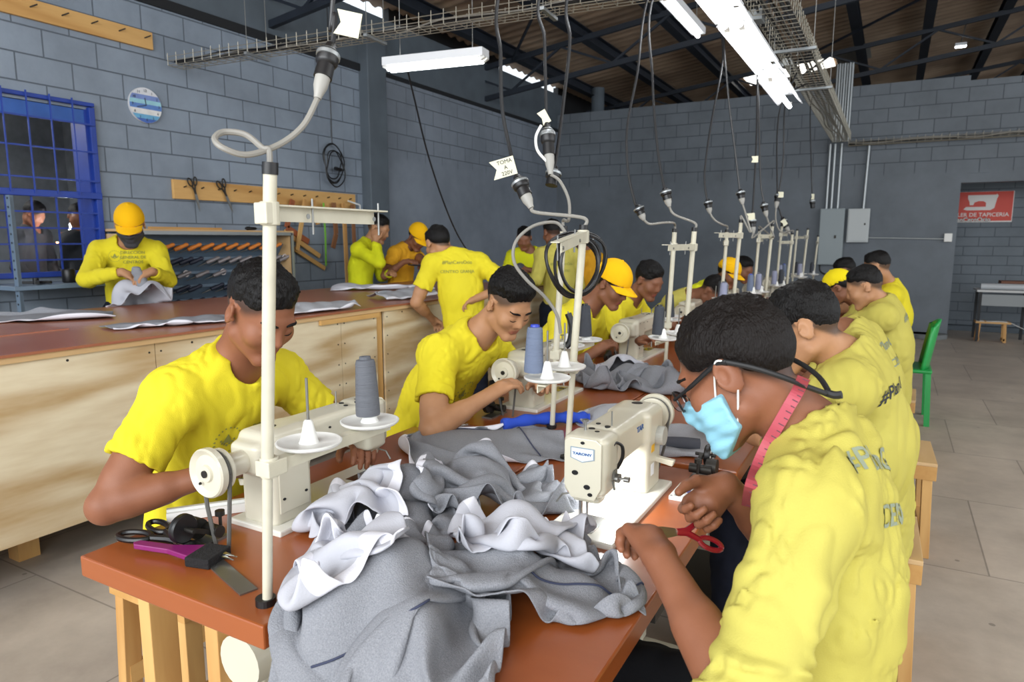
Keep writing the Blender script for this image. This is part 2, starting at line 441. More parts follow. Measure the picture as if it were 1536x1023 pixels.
# back wall, its upper course over the bay, and the set-back bay at its end
b = MB().box((-2.53, YB+.1, 1.88), (6.66, .2, 3.76)).box((4.4, YB+.1, 2.98), (7.2, .2, 1.42))
struct('wall_back', b, WALLB)
struct('footing', MB().cyl((.55, YB-.12, 0), (.55, YB-.12, .07), .25, n=28).box((.3, YB-.15, .035), (.5, .3, .07)), mat('grey_mortar', '#7b7f80', rough=.85, noise=.2), bevel=.01)
struct('wall_bay', MB().box((3.6, YB+1.4, 1.3), (7.4, .2, 2.6)).box((.72, YB+.75, 1.3), (.16, 1.1, 2.6)), WALLR)
struct('ceiling_bay', MB().box((4.4, YB+.8, 2.6), (7.6, 1.2, .1)), CONC)
struct('floor_bay_kerb', MB().box((3.6, YB+1.2, .04), (6, .2, .08)), CONC)
struct('wall_far', MB().box((0, 23, 3), (18, .2, 8)).box((-5.8, 17.6, 2.15), (.1, 10.8, 4.3)), STEELB)

# roof of corrugated sheet, rising away from the left wall
SL = .13
def roof_z(x): return 4.32+SL*(x-XL)
def roof_mat():
    m = bpy.data.materials.new('aged_roof_sheet'); m.use_nodes = True; nt = m.node_tree; N = nt.nodes; L = nt.links; b = N['Principled BSDF']
    tc = N.new('ShaderNodeTexCoord'); n = N.new('ShaderNodeTexNoise'); n.inputs['Scale'].default_value = .7; n.inputs['Detail'].default_value = 8; L.new(tc.outputs['Object'], n.inputs['Vector'])
    cr = N.new('ShaderNodeValToRGB'); cr.color_ramp.elements[0].position = .35; cr.color_ramp.elements[0].color = (*lin('#8a7461'), 1); cr.color_ramp.elements[1].position = .65; cr.color_ramp.elements[1].color = (*lin('#c4ab91'), 1)
    L.new(n.outputs['Fac'], cr.inputs[0]); L.new(cr.outputs[0], b.inputs['Base Color']); b.inputs['Roughness'].default_value = .7
    return m
ROOF = roof_mat()
V = []; Fq = []
ys = np.arange(-4, 23.01, .055); xs = [-5.80, 9.0]
for j, y in enumerate(ys):
    for x in xs: V.append((x, y, roof_z(x)+.022*math.sin(y*2*PI/.22)))
for j in range(len(ys)-1): Fq.append((2*j, 2*j+2, 2*j+3, 2*j+1))
setp(mesh_obj('ceiling', V, Fq, ROOF, None, True), kind='structure')
SKY = mat('daylit_fibreglass', (.9, .9, .85), rough=.5, emit=(1, .97, .9), estr=2.6)
GREYP = mat('grey_fibreglass', '#8a8a86', rough=.5)
def roof_panel(x0, x1, y0, y1, name, m, label=None):
    z = -.035
    o = mesh_obj(name, [(x0, y0, roof_z(x0)+z), (x1, y0, roof_z(x1)+z), (x1, y1, roof_z(x1)+z), (x0, y1, roof_z(x0)+z), (x0, y0, roof_z(x0)+z+.01), (x1, y0, roof_z(x1)+z+.01), (x1, y1, roof_z(x1)+z+.01), (x0, y1, roof_z(x0)+z+.01)],
        [(0, 3, 2, 1), (4, 5, 6, 7), (0, 1, 5, 4), (1, 2, 6, 5), (2, 3, 7, 6), (3, 0, 4, 7)], m)
    return setp(o, kind='structure')
roof_panel(-2.85, -1.25, 14.7, 15.5, 'window_1', SKY)
roof_panel(-1.2, -.62, 14.7, 15.5, 'window_2', GREYP)
# purlins along the hall and trusses across it
for i, x in enumerate((-5.2, -4.1, -3.0, -1.9, -.75, .25, 1.3, 2.4, 3.6)):
    z = roof_z(x)-.16
    setp(MB().box((x, 9.5, z+.07), (.14, 26.5, .012)).box((x, 9.5, z-.07), (.14, 26.5, .012)).box((x, 9.5, z), (.02, 26.5, .14)).build('beam', STEEL), kind='structure')
for y in (5.2, 9.4, 13.6, 17.8):
    b = MB()
    for dz in (-.26, -.72): b.beam((-6.2, y, roof_z(-6.2)+dz), (8, y, roof_z(8)+dz), .06, .07)
    x = -6.0; k = 0
    while x < 7.5:
        z0, z1 = roof_z(x)-.28, roof_z(x+.8)-.70
        if k % 2: z0, z1 = roof_z(x)-.70, roof_z(x+.8)-.28
        b.beam((x, y, z0), (x+.8, y, z1), .03, .03); x += .8; k += 1
    setp(b.build('truss', STEEL), kind='structure')
b = MB()
for (x0, y0, x1, y1) in ((-5.2, 5.2, -1.9, 9.4), (-1.9, 5.2, -5.2, 9.4), (-1.9, 9.4, 2.4, 13.6), (2.4, 9.4, -1.9, 13.6)):
    b.beam((x0, y0, roof_z(x0)-.28), (x1, y1, roof_z(x1)-.28), .03, .03)
setp(b.build('roof_bracing', STEEL), kind='structure')
setp(MB().cyl((-5.1, 12.6, 3.7), (-5.1, 12.6, roof_z(-5.1)-.1), .12, n=16).build('post', CONC), kind='structure')
# the next workshop, seen through the bars: dark room with a welder at work
BK = mat('workshop_dark_grey', '#7d8287', rough=.8, noise=.3)
b = MB(); x0, x1 = XL-4.2, XL-.2
b.box(((x0+x1)/2, 2.2, -.04), (4, 6.4, .08)).box((x0, 2.2, 1.7), (.1, 6.4, 3.4)).box(((x0+x1)/2, -1, 1.7), (4, .1, 3.4)).box(((x0+x1)/2, 5.4, 1.7), (4, .1, 3.4)).box(((x0+x1)/2, 2.2, 3.4), (4.2, 6.4, .1))
struct('room_next_door', b, BK)

for i, (y, z) in enumerate(((1.6, 2.9), (3.6, 2.6))):
    t = thing('ceiling_light', ['lit tube seen through the bars, high in the dim next room', 'second lit tube in the dim next room, deeper in'][i], 'ceiling light', (XL-2.4-i*.9, y, z+.3))
    MB().box((0, 0, .05), (.10, 1.3, .06)).build('housing', BK, t); MB().cyl((0, -.62, 0), (0, .62, 0), .018, n=10).build('tube', mat('next_room_tube', (1, 1, 1), emit=(1, .98, .92), estr=14), t, True)
    MB().cyl((0, 0, .08), (0, 0, 3.36-z-.3), .006, n=6).build('hanger', BK, t)
nl = bpy.data.lights.new('next_room_fill', 'AREA'); nl.shape = 'RECTANGLE'; nl.size = 1.2; nl.size_y = .3; nl.energy = 110  # extra area light added between the tubes to brighten the room
nlo = bpy.data.objects.new('next_room_fill', nl); COL.objects.link(nlo); nlo.location = (XL-2.6, 2.2, 3.2)
# ------------------------------------------------------------------ shared materials
def wood_mat(name, c1, c2, scale, stretch, rough=.55, dist=3., coat=0.):
    m = bpy.data.materials.new(name); m.use_nodes = True; nt = m.node_tree; N = nt.nodes; L = nt.links; b = N['Principled BSDF']
    tc = N.new('ShaderNodeTexCoord'); mp = N.new('ShaderNodeMapping'); mp.inputs['Scale'].default_value = stretch; L.new(tc.outputs['Object'], mp.inputs[0])
    n = N.new('ShaderNodeTexNoise'); n.inputs['Scale'].default_value = scale*.22; n.inputs['Detail'].default_value = 3; L.new(mp.outputs[0], n.inputs['Vector'])
    mm = N.new('ShaderNodeMath'); mm.operation = 'MULTIPLY'; mm.inputs[1].default_value = scale*dist; L.new(n.outputs['Fac'], mm.inputs[0])
    sn = N.new('ShaderNodeMath'); sn.operation = 'SINE'; L.new(mm.outputs[0], sn.inputs[0])
    n2 = N.new('ShaderNodeTexNoise'); n2.inputs['Scale'].default_value = scale*6; n2.inputs['Detail'].default_value = 6; L.new(mp.outputs[0], n2.inputs['Vector'])
    ad = N.new('ShaderNodeMath'); ad.operation = 'MULTIPLY_ADD'; ad.inputs[1].default_value = 1.6; L.new(n2.outputs['Fac'], ad.inputs[0]); L.new(sn.outputs[0], ad.inputs[2])
    mr = N.new('ShaderNodeMapRange'); mr.inputs[1].default_value = -.4; mr.inputs[2].default_value = 2.4; L.new(ad.outputs[0], mr.inputs[0])
    mx = N.new('ShaderNodeMix'); mx.data_type = 'RGBA'; mx.inputs[6].default_value = (*lin(c1), 1); mx.inputs[7].default_value = (*lin(c2), 1); L.new(mr.outputs[0], mx.inputs[0])
    L.new(mx.outputs[2], b.inputs['Base Color']); b.inputs['Roughness'].default_value = rough
    if coat: b.inputs['Coat Weight'].default_value = coat; b.inputs['Coat Roughness'].default_value = .25
    return m
PINE = wood_mat('pale_pine', '#d9b27c', '#c0935a', 6, (1, 1, 1), .6)
PINE_Y = wood_mat('pine_along_y', '#d4a868', '#b98849', 9, (1, .12, 1), .6)
PINE_Z = wood_mat('pine_upright', '#d4a868', '#b27d42', 9, (1, 1, .12), .6)
PLY = wood_mat('plywood_face', '#e2d5b8', '#b08e5c', 6, (1, .16, 1), .6, dist=11)
PLYT = wood_mat('plywood_top', '#d6b588', '#bf9a68', 4, (1, .25, 1), .5)
MELA = wood_mat('red_brown_melamine', '#a4592b', '#934c22', 5, (1, .15, 1), .30, coat=.25)
MELAE = mat('red_brown_edge', '#7c3b1c', rough=.4)
MELAC = wood_mat('dull_brown_melamine', '#a8694d', '#9a5c43', 5, (1, .15, 1), .32, coat=.2)
TEMPL = wood_mat('red_template_wood', '#a05a36', '#8c4a2a', 8, (1, 1, .2), .6)
DARKW = wood_mat('brown_template_wood', '#94643f', '#7e5232', 8, (1, 1, .2), .6)
IVORY = mat('ivory_enamel', '#cdc8b5', rough=.32, coat=.3, noise=.05, nscale=6)
IVPOLE = mat('cream_painted_tube', '#c9c4b0', rough=.4, noise=.10, nscale=30)
WHITEP = mat('white_plastic', '#e6e6e2', rough=.35)
CHROME = mat('bright_steel', '#c9c9c6', rough=.25, metal=1.)
STEELG = mat('dull_steel', '#8d8d8a', rough=.4, metal=.9)
IRON = mat('dark_iron', '#3a3835', rough=.5, metal=.7)
BLACKP = mat('black_plastic', '#141416', rough=.4)
RUBBER = mat('black_rubber', '#1b1b1c', rough=.6)
BELT = mat('grey_drive_belt', '#5d5c58', rough=.6)
GREYC = mat('grey_cable', '#8a8780', rough=.5)
THREADG = mat('grey_thread', '#62656c', rough=.7, bump=.8, bscale=90, stretch=(.05, .05, 6))
THREADB = mat('blue_grey_thread', '#6c7890', rough=.7, bump=.8, bscale=90, stretch=(.05, .05, 6))
THREADD = mat('dark_grey_thread', '#3e424a', rough=.7, bump=.8, bscale=90, stretch=(.05, .05, 6))
BLUEP = mat('blue_plastic', '#2a3fb0', rough=.4)
LOGOB = mat('blue_logo_ink', '#2f568f', rough=.5)
YELL = mat('yellow_sticker', '#d9a82c', rough=.5)
PAPER = mat('cream_paper_tape', '#d9d6bd', rough=.8)
GALV = mat('galvanised_steel', '#a3a8aa', rough=.4, metal=.7)
RACKB = mat('blue_grey_rack_paint', '#66788a', rough=.5)
BLUEBAR = mat('blue_bar_paint', '#1f3f9c', rough=.45, noise=.2)
BLUEBEAM = mat('sprayed_blue_paint', '#3464b4', rough=.5, noise=.3, nscale=6)

# ------------------------------------------------------------------ things on the left wall
t = thing('window_grille', 'blue barred window grille in the block wall beside the shelf rack', 'window grille', (XL, WY0, WZ0))
h = WZ1-WZ0; wdt = WY1-WY0
b = MB()
for y in (0, wdt): b.box((.01, y, h/2), (.06, .045, h+.03))
b.box((.01, wdt/2, 0), (.06, wdt, .04)).box((.035, wdt/2, h*.475), (.05, wdt+.03, .05)).box((.02, wdt/2, h+.035), (.05, wdt+.04, .03))
b.build('frame', BLUEBAR, t, bevel=.004)
MB().box((-.03, wdt/2, h-.055), (.05, wdt, .1)).build('lintel_plate', BLUEBEAM, t)
for i in range(1, 13):
    y = wdt*i/13; MB().beam((.065, y, h*.475), (.065, y, h+.06), .009, .009).build('bar', BLUEBAR, t)
for i in range(1, 12):
    y = wdt*i/12+.03; MB().beam((.02, y, 0), (.02, y, h*.47), .011, .011).build('bar', BLUEBAR, t)
for z in (.09, .27, .44): MB().beam((.055, 0, h*.475+z*1.25), (.055, wdt, h*.475+z*1.25), .012, .012).build('crossbar', BLUEBAR, t)
for z in (.11, .23, .35, .47): MB().beam((.03, 0, z), (.03, wdt, z), .012, .012).build('crossbar', BLUEBAR, t)
MB().box((-.1, wdt-.02, h/2), (.2, .04, h)).build('reveal_plate', BLUEBAR, t)

def clock():
    t = thing('wall_clock', 'round wall clock with blue and white stripes on grey block wall', 'clock', (XL+.012, 3.77, 2.58))
    R = .145; X, Yv = (0, 1, 0), (0, 0, 1)
    b = MB(); b.cyl((-.01, 0, 0), (.012, 0, 0), R, n=48); b.build('case', mat('pale_clock_wood', '#c9cbd0', rough=.5), t)
    cols = ['#dfe1e6', '#7d93cc', '#9fd3e0', '#5f86c8', '#e6e6e4', '#6fb0d6', '#4a6cb8']
    lim = [.145, .085, .045, .01, -.03, -.075, -.11, -.145]
    for i, c in enumerate(cols):
        hi_, lo_ = lim[i], lim[i+1]; pts = []
        for k in range(9):
            z = lo_+(hi_-lo_)*k/8; pts.append((math.sqrt(max(0, (R*.985)**2-z*z)), z))
        poly = pts+[(-a, z) for a, z in pts[::-1]]
        MB().prism(poly, (.0125, 0, 0), X, Yv, (.001+.0003*i, 0, 0)).build('stripe', mat('clock_stripe_'+c[1:], c, rough=.6, noise=.15, nscale=20), t)
    INKC = mat('clock_ink', '#3c4350', rough=.6)
    for k in range(1, 13):
        a = PI/2-k*PI/6; text_on('numeral', str(k), .03, (.0165, .118*math.cos(a), .118*math.sin(a)), X, Yv, INKC, t)
    for a, L in ((math.radians(97), .06), (math.radians(195), .085)):
        MB().beam((.018, 0, 0), (.018, L*math.cos(a), L*math.sin(a)), .006, .002, up=(1, 0, 0)).build('hand', INKC, t)
clock()
def scissors(name, label, loc, d, up, L=.22, hm=None, group=None, cat='scissors', opening=8, bm=None, thick=1.):
    """shears: two blades, pivot and two ring handles; d from pivot to tips, up is the face normal"""
    hm = hm or CHROME; bm = bm or CHROME
    t = thing(name, label, cat, loc, group=group)
    d = Vector(d).normalized(); n = Vector(up).normalized(); n = (n-d*n.dot(d)).normalized(); s = n.cross(d)
    for q in (1, -1):
        a = math.radians(opening/2)*q; dd = d*math.cos(a)+s*math.sin(a); ss = n.cross(dd)
        bl = L*.55; w = L*.042
        b = MB().prism([(-.02*L, -w*.8), (bl*.3, -w*q if q > 0 else -w), (bl, 0), (bl*.35, w), (-.02*L, w*.9)], n*(.0016*q-.0012), dd, ss, n*.0024); b.build('blade', bm, t)
        c0 = -d*(.35*L)-s*(q*(.078*L+L*opening*.004)); ax = (c0/c0.length); sd = n.cross(ax)
        rx, ry = L*.125, L*(.066 if q > 0 else .054); ring = [c0+ax*rx*math.cos(2*PI*k/22)+sd*ry*math.sin(2*PI*k/22) for k in range(22)]
        hd = ax
        b = MB(); b.tube(ring, L*.021*thick, 8, closed=True); b.tube([d*.02*L, -d*.10*L-s*q*.01*L, c0-ax*rx*.96], [L*.03*thick, L*.028*thick, L*.022*thick], 8); b.build('handle', hm, t, True)
    MB().cyl(-n*.005, n*.005, L*.022, n=14).build('pivot', STEELG, t)
    return t
t = thing('tool_board', 'long pine board with pegs holding shears and templates on the block wall', 'board', (XL+.015, 5.155, 1.9))
MB().box((0, 0, 0), (.03, 2.37, .17)).build('plank', PINE_Y, t, bevel=.004)
for i in range(13): MB().cyl((.01, -1.08+.18*i, .02), (.05, -1.08+.18*i, .03), .006, n=8).build('peg', IRON, t)
scissors('hanging_shears', 'steel shears on the pine tool board, the pair closer to the clock', (XL+.055, 4.17, 1.87), (0, .22, -1), (1, 0, 0), .30, IRON, opening=3, bm=STEELG)
scissors('hanging_shears', 'steel shears on the pine tool board, the pair closer to the wooden templates', (XL+.055, 4.50, 1.87), (0, .42, -1), (1, 0, 0), .32, IRON, opening=3, bm=STEELG)
def strip(name, label, pts, m, w=.05, th=.018, cat='template'):
    b = MB(); P = [Vector((XL+q[2] if len(q) > 2 else XL+.07, q[0], q[1])) for q in pts]
    for i in range(len(P)-1): b.beam(P[i], P[i+1], w, th, up=(1, 0, 0))
    o = b.build(name, m, None, bevel=.002); c = P[0].copy()
    for v in o.data.vertices: v.co -= c
    o.location = c; return setp(o, label, cat)
strip('wooden_template', 'red-brown angled wooden template hanging beside the shears', [(5.32, 1.87), (5.22, 1.58), (5.52, 1.43)], TEMPL, .06)
strip('wooden_template', 'pale pine strip leaning from the board, between red template and short brown one', [(5.47, 1.88, .1), (5.32, 1.34, .1)], PINE_Z, .05)
strip('wooden_template', 'upper pale slat sloping down from the red template', [(5.20, 1.54, .05), (5.70, 1.27, .05)], PINE_Y, .05)
strip('wooden_template', 'lower pale slat sloping down to the end of the green tape', [(5.32, 1.36, .05), (5.77, 1.13, .05)], PINE_Y, .045)
strip('wooden_template', 'short brown wooden strip hanging next to the green tape', [(5.62, 1.88), (5.67, 1.62)], PINE_Z, .05)
strip('green_tape', 'narrow green measuring tape hanging down from the pine board', [(5.77, 1.86), (5.78, 1.5), (5.77, 1.16)], mat('green_tape', '#7cc23e', rough=.6), .026, .004, 'tape')
strip('wooden_template', 'curved brown wooden template hanging beyond the green tape', [(5.93, 1.87), (5.95, 1.52), (5.89, 1.36)], DARKW, .06)
strip('wooden_template', 'longest pale pine strip hanging from board down behind the ear-touching man', [(6.09, 1.87), (6.11, .95)], PINE_Z, .055)
strip('wooden_template', 'brown straight strip hanging nearest the pilaster', [(6.24, 1.86), (6.25, 1.40)], DARKW, .05)
strip('metal_square', 'white metal square hanging on the end of the pine board', [(6.14, 1.9, .09), (6.35, 1.86, .09), (6.35, 1.65, .09)], WHITEP, .018, .006, 'square')
# board with nails high on the wall
t = thing('peg_board', 'short pine board with bent nails high above the barred window', 'board', (XL+.015, 2.9, 3.12))
MB().box((0, 0, 0), (.03, 1.95, .14)).build('plank', PINE_Y, t, bevel=.003)
for i in range(6): MB().cyl((.01, -.2+.22*i, .01), (.06, -.17+.22*i, .03), .005, n=6).build('nail', IRON, t)
# coil of black cable on the wall and its lead
b = MB(); c = Vector((XL+.06, 5.95, 2.33))
for k in range(4):
    r = .17+.02*math.sin(k*2.1); ring = [c+Vector((.012*k, (r*.82+.02*math.sin(3*u+k))*math.cos(u)+.02*math.sin(k*3), r*1.15*math.sin(u)-.03*k)) for u in np.linspace(0, 2*PI, 30, endpoint=False)]
    b.tube(ring, .007, 6, closed=True)
b.tube(spline([c+Vector((0, 0, .2)), c+Vector((0, 0, .6)), c+Vector((.01, -.01, 1.3)), c+Vector((.01, -.01, 1.9))], 6), .006, 6)
b.tube([c+Vector((.03, 0, -.08)), c+Vector((.03, .1, -.09))], .02, 8)
o = b.build('cable_coil', BLACKP, None, True); setp(o, 'coiled black cable hanging on the wall between tool board and ceiling', 'cable')
# ---- blue grey shelving at the window
t = thing('shelf_rack', 'blue-grey perforated steel shelf rack under the barred window', 'shelf', (XL, 2.6, 0))
for x, y in ((.42, -.14), (.42, .95), (.06, -.14), (.06, .95)):
    hgt = 1.75 if y < 0 else 1.14
    b = MB(); b.box((x, y, hgt/2), (.045, .004, hgt)).box((x-.02, y+.02, hgt/2), (.004, .045, hgt)); b.build('post', RACKB, t)
    p = MB()
    for i in range(int(hgt/.06)): p.cyl((x, y-.004, .05+.06*i), (x, y+.003, .05+.06*i), .008, n=6)
    setp(p.build('perforation', BLACKP, t), kind='stuff')
for z in (.25, .72, 1.12): MB().box((.24, .4, z), (.42, 1.14, .03)).build('shelf_board', RACKB, t, bevel=.003)
random.seed(4)
for i, (dy, nm, lb) in enumerate(((.05, 'file_tool', 'black hand tool lying on the shelf end beside the post'), (.28, 'dark_tin', 'small dark tin standing on the grey shelf under the bars'), (.52, 'dark_clamp', 'dark flat clamp lying mid shelf under the bars'), (.78, 'pincers', 'black pincers with one yellow grip on the shelf near the capped man'))):
    b = MB(); z = 1.135
    if i == 1: b.lathe([(.04, 0), (.045, .01), (.045, .09), (.04, .1), (.036, .1), (.036, .02)], (0, 0, 0), n=18)
    else:
        b.beam((-.1, -.05, .012), (.08, .06, .014), .028, .02); b.beam((-.08, .05, .03), (.1, -.04, .014), .024, .02); b.cyl((0, 0, 0), (0, 0, .045), .018, n=12)
    setp(b.build(nm, BLACKP, None, True, loc=(XL+.28, 2.6+dy, z)), lb, 'tool')

# ---- tool rack: sloping steel cabinet with rows of tools
t = thing('tool_rack', 'steel tool rack with sloped rows of tools against the block wall', 'tool rack', (XL, 4.35, 0))
t.scale = (.57, 1, 1); y0, y1 = -1.0, .66
for y in (y0, y1): MB().box((.32, y, 1.0), (.62, .03, 1.0)).build('side_panel', PLYT, t)
b = MB(); b.beam((.63, y1, .5), (.63, y1, 1.52), .03, .03); b.beam((.63, y0, .5), (.63, y0, 1.52), .03, .03); b.beam((.63, y0, 1.51), (.63, y1, 1.51), .03, .03); b.build('frame', GALV, t)
MB().box((.32, (y0+y1)/2, 1.53), (.64, y1-y0+.04, .02)).build('top_board', PLYT, t)
MB().box((.05, (y0+y1)/2, .98), (.03, y1-y0, 1.06)).build('back_panel', RACKB, t)
ROWS = [1.40, 1.28, 1.16, 1.04, .92, .80, .68]
for i, z in enumerate(ROWS):
    s = MB(); M = Matrix.Rotation(math.radians(-38), 3, 'Y')
    s.box((.36, (y0+y1)/2, z-.05), (.2, y1-y0-.04, .008), M=M); s.box((.45, (y0+y1)/2, z-.115), (.012, y1-y0-.04, .025)); s.build('tray', RACKB, t)
ORNG = mat('orange_handle', '#d07a2a', rough=.5); GRT = mat('grey_tool_steel', '#8b8587', rough=.4, metal=.3); NVT = mat('navy_tool', '#23283a', rough=.5); WHT = mat('white_ring', '#cfc6c6', rough=.5)
def tool(kind, hm):
    t = thing(kind[0], kind[1], kind[2], (0, 0, 0), group=kind[3])
    b = MB(); b.lathe([(.006, 0), (.017, .008), (.02, .05), (.015, .085), (.018, .115), (.008, .13)], (0, 0, 0), (.35, .75, .35), n=12); b.build('handle', hm, t, True)
    MB().cyl((0, 0, 0), (-.03, -.065, -.03), .006, .003, n=8).build('shank', STEELG, t)
    return t
def row_of(kind, hm, z, spots):
    p = tool(kind, hm)
    for i, s in enumerate(spots):
        q = p if i == 0 else dup(p); q.location = (XL+.27, 4.35+y0+s, z-.035)
row_of(('screwdriver', 'orange-handled screwdriver in the top row of the tool rack', 'screwdriver', 'orange screwdrivers in the top row'), ORNG, ROWS[0], [.28+.13*i for i in range(10)])
row_of(('hand_tool', 'small grey-handled tool in second row of the tool rack', 'tool', 'grey tools in the second row'), GRT, ROWS[1], [.72+.12*i for i in range(8)])
row_of(('hand_tool', 'short navy tool at the start of the second rack row', 'tool', 'navy tools in the second row'), NVT, ROWS[1], [.35, .45, .55])
row_of(('hand_tool', 'grey tool resting in third row of the tool rack', 'tool', 'grey tools in the third row'), GRT, ROWS[2], [.42, .6, .78, 1.05])
row_of(('power_grinder', 'dark navy bulky tool in fourth row of the tool rack', 'tool', 'navy tools in the fourth row'), NVT, ROWS[3], [.4, .52, .75, .88, 1.0, 1.15, 1.3, 1.6])
row_of(('awl', 'thin dark awl in the lower rows of the tool rack', 'awl', 'awls in the lower rows'), NVT, ROWS[4], [.3+.12*i for i in range(10)])
p = MB()
for k in range(20): pass
for z, s in ((ROWS[1], 1.62), (ROWS[2], .5), (ROWS[2], .88)):
    ring = [Vector((XL+.29, 4.35+y0+s+.025*math.cos(u), z+.0+.025*math.sin(u))) for u in np.linspace(0, 2*PI, 16, endpoint=False)]
    o = MB().tube(ring, .006, 6, closed=True).build('ring_gauge', WHT, None, True); setp(o, 'white ring gauge hooked on the tool rack rows', 'ring', 'ring gauges on the tool rack')
setp(MB().box((XL+.2, 3.95, 1.552), (.04, .7, .018)).build('wooden_rule', PINE_Y), 'long pale wooden rule lying on top of the tool rack', 'rule')
t = thing('long_file', 'file with black handle lying on top of the tool rack', 'file', (XL+.25, 4.62, 1.56))
MB().lathe([(.01, 0), (.018, .02), (.015, .11), (.008, .13)], (0, -.08, 0), (0, 1, 0), n=12).build('handle', BLACKP, t, True)
MB().box((0, .19, 0), (.02, .3, .006)).build('blade', STEELG, t)
# ------------------------------------------------------------------ sewing tables, machines and thread stands
TZ = .76
def unit_tf(side, yc):
    """table centre and turn: left-row workers face +x, right-row workers face -x"""
    return ((-1.235, yc, 0), -PI/2) if side == 'L' else ((-.65, yc, 0), PI/2)
# local frame of a unit: x to the worker's right, y away from the worker
def make_table():
    t = thing('sewing_table', 'x', 'table')
    o = MB().box((0, 0, TZ-.024), (1.215, .578, .048)).build('tabletop', MELA, t, bevel=.004)
    for sx in (-.5, .42):
        b = MB(); b.box((sx, .05, .4), (.05, .07, .66)); b.build('leg', IVORY, t, bevel=.004)
        b = MB(); b.box((sx, .05, .71), (.16, .42, .012)); b.box((sx, .05, .68), (.06, .36, .05)); b.build('bracket', IVORY, t, bevel=.003)
        MB().box((sx, 0, .035), (.07, .52, .05)).build('foot', IVORY, t, bevel=.006)
    MB().box((-.04, .05, .18), (.92, .04, .05)).build('crossbar', IVORY, t)
    MB().box((-.02, -.02, .11), (.42, .26, .02)).build('treadle', IRON, t)
    b = MB(); b.cyl((.12, .08, .56), (.42, .08, .56), .085, n=22); b.cyl((.40, .08, .56), (.5, .08, .56), .06, n=20); b.build('motor', IVORY, t, True)
    MB().box((.34, -.17, .66), (.12, .05, .12)).build('switch_box', IVORY, t, bevel=.005)
    b = MB(); b.box((-.0, -.25, .68), (.22, .05, .03)); b.build('knee_bar', IRON, t)
    return t
HW = .535
def make_machine():
    """straight-stitch machine; bed along x, needle at the low end, handwheel at the high end, worker at -y"""
    t = thing('sewing_machine', 'x', 'sewing machine')
    yc = 0.
    f = SDF()
    f.box((.335, yc, .165), (.062, .058, .160), rad=.016)                     # column
    f.box((.19, yc, .265), (.205, .05, .062), rad=.018, k=.03)              # arm
    f.box((.015, yc, .235), (.042, .052, .098), rad=.016, k=.02)            # head
    f.box((.01, yc, .135), (.022, .036, .03), rad=.010, k=.02)
    f.box((.225, yc, .315), (.15, .042, .018), rad=.012, k=.012)
    f.box((.405, yc, .25), (.03, .05, .055), rad=.02, k=.02)
    f.half((0, 0, .012), (0, 0, -1))
    V, F = mesh_sdf(f, (-.06, -.09, -.005), (.47, .09, .36), .0045); body = mesh_obj('casting', V, F, IVORY, t, True)
    MB().box((.175, 0, .006), (.476, .178, .016)).build('bed', mat('white_bed_enamel', '#dedcd2', rough=.22, coat=.4), t, bevel=.004)
    MB().box((.02, 0, .0148), (.10, .05, .002)).build('needle_plate', CHROME, t)
    # face plate with badge
    b = MB(); out = [(-.045, .15), (.045, .15), (.047, .32), (.03, .335), (-.03, .335), (-.047, .32), (-.047, .2)]
    out = [(-.03, .128), (.028, .128), (.046, .17), (.046, .318), (.032, .332), (-.032, .332), (-.046, .318), (-.046, .17)]
    b.prism(out, (-.0285, 0, 0), (0, 1, 0), (0, 0, 1), (-.004, 0, 0)); fp = b.build('face_plate', IVORY, t, bevel=.002)
    MB().prism([(-.03, .265), (0, .252), (.03, .265), (.03, .302), (-.03, .302)], (-.0325, 0, 0), (0, 1, 0), (0, 0, 1), (-.0015, 0, 0)).build('badge', mat('badge_grey', '#9aa7b2', rough=.3, metal=.3), fp)
    MB().prism([(-.027, .267), (0, .2555), (.027, .267), (.027, .299), (-.027, .299)], (-.034, 0, 0), (0, 1, 0), (0, 0, 1), (-.0008, 0, 0)).build('badge_field', mat('badge_white', '#d4dde3', rough=.3), fp)
    text_on('badge_lettering', 'TARONY', .0115, (-.0352, 0, .281), (0, -1, 0), (0, 0, 1), LOGOB, fp, bold=.0004)
    for y, z, r in ((0, .318, .005), (.018, .215, .008), (-.012, .172, .008), (-.02, .148, .006)):
        MB().cyl((-.032, y, z), (-.0345, y, z), r, n=12).build('plug_screw', BLACKP, fp)
    # rear cover, screws, top caps, dial, stickers, lettering
    rc = MB().box((.335, .0585, .175), (.095, .004, .25)).build('rear_cover', IVORY, t, bevel=.003)
    for x, z in ((.30, .30), (.37, .30), (.30, .10), (.37, .10), (.37, .2)): MB().cyl((x, .06, z), (x, .0625, z), .0045, n=10).build('cover_screw', BLACKP, rc)
    for x, z in ((.25, .24), (.2, .29), (.1, .24), (.06, .29)): MB().cyl((x, .049, z), (x, .0525, z), .004, n=10).build('body_screw', BLACKP, t)
    for x, y, r in ((.35, 0, .016), (.05, .012, .008), (.085, -.015, .007), (.03, -.01, .006), (.10, .015, .006)):
        MB().cyl((x, y, .325), (x, y, .3365), r, n=14).build('oil_cap', BLACKP if r < .01 else IRON, t)
    MB().cyl((.35, -.057, .215), (.35, -.082, .215), .026, n=26).build('stitch_dial', mat('dial_grey', '#a9a9a2', rough=.4), t, bevel=.002)
    lv = MB(); lv.prism([(0, 0), (.05, -.012), (.055, .012), (.0, .02)], (.345, -.055, .115), (0, -1, 0), (0, 0, 1), (.018, 0, 0)); lv.build('reverse_lever', IVORY, t, bevel=.002)
    MB().box((.318, -.0585, .19), (.026, .001, .052)).build('sticker', YELL, t)
    MB().box((.318, -.0585, .095), (.024, .001, .045)).build('sticker', mat('label_white', '#dfe4e8', rough=.5), t)
    text_on('lettering', 'TARONY', .028, (.26, -.0505, .285), (1, 0, 0), (0, 0, 1), LOGOB, t, bold=.0008)
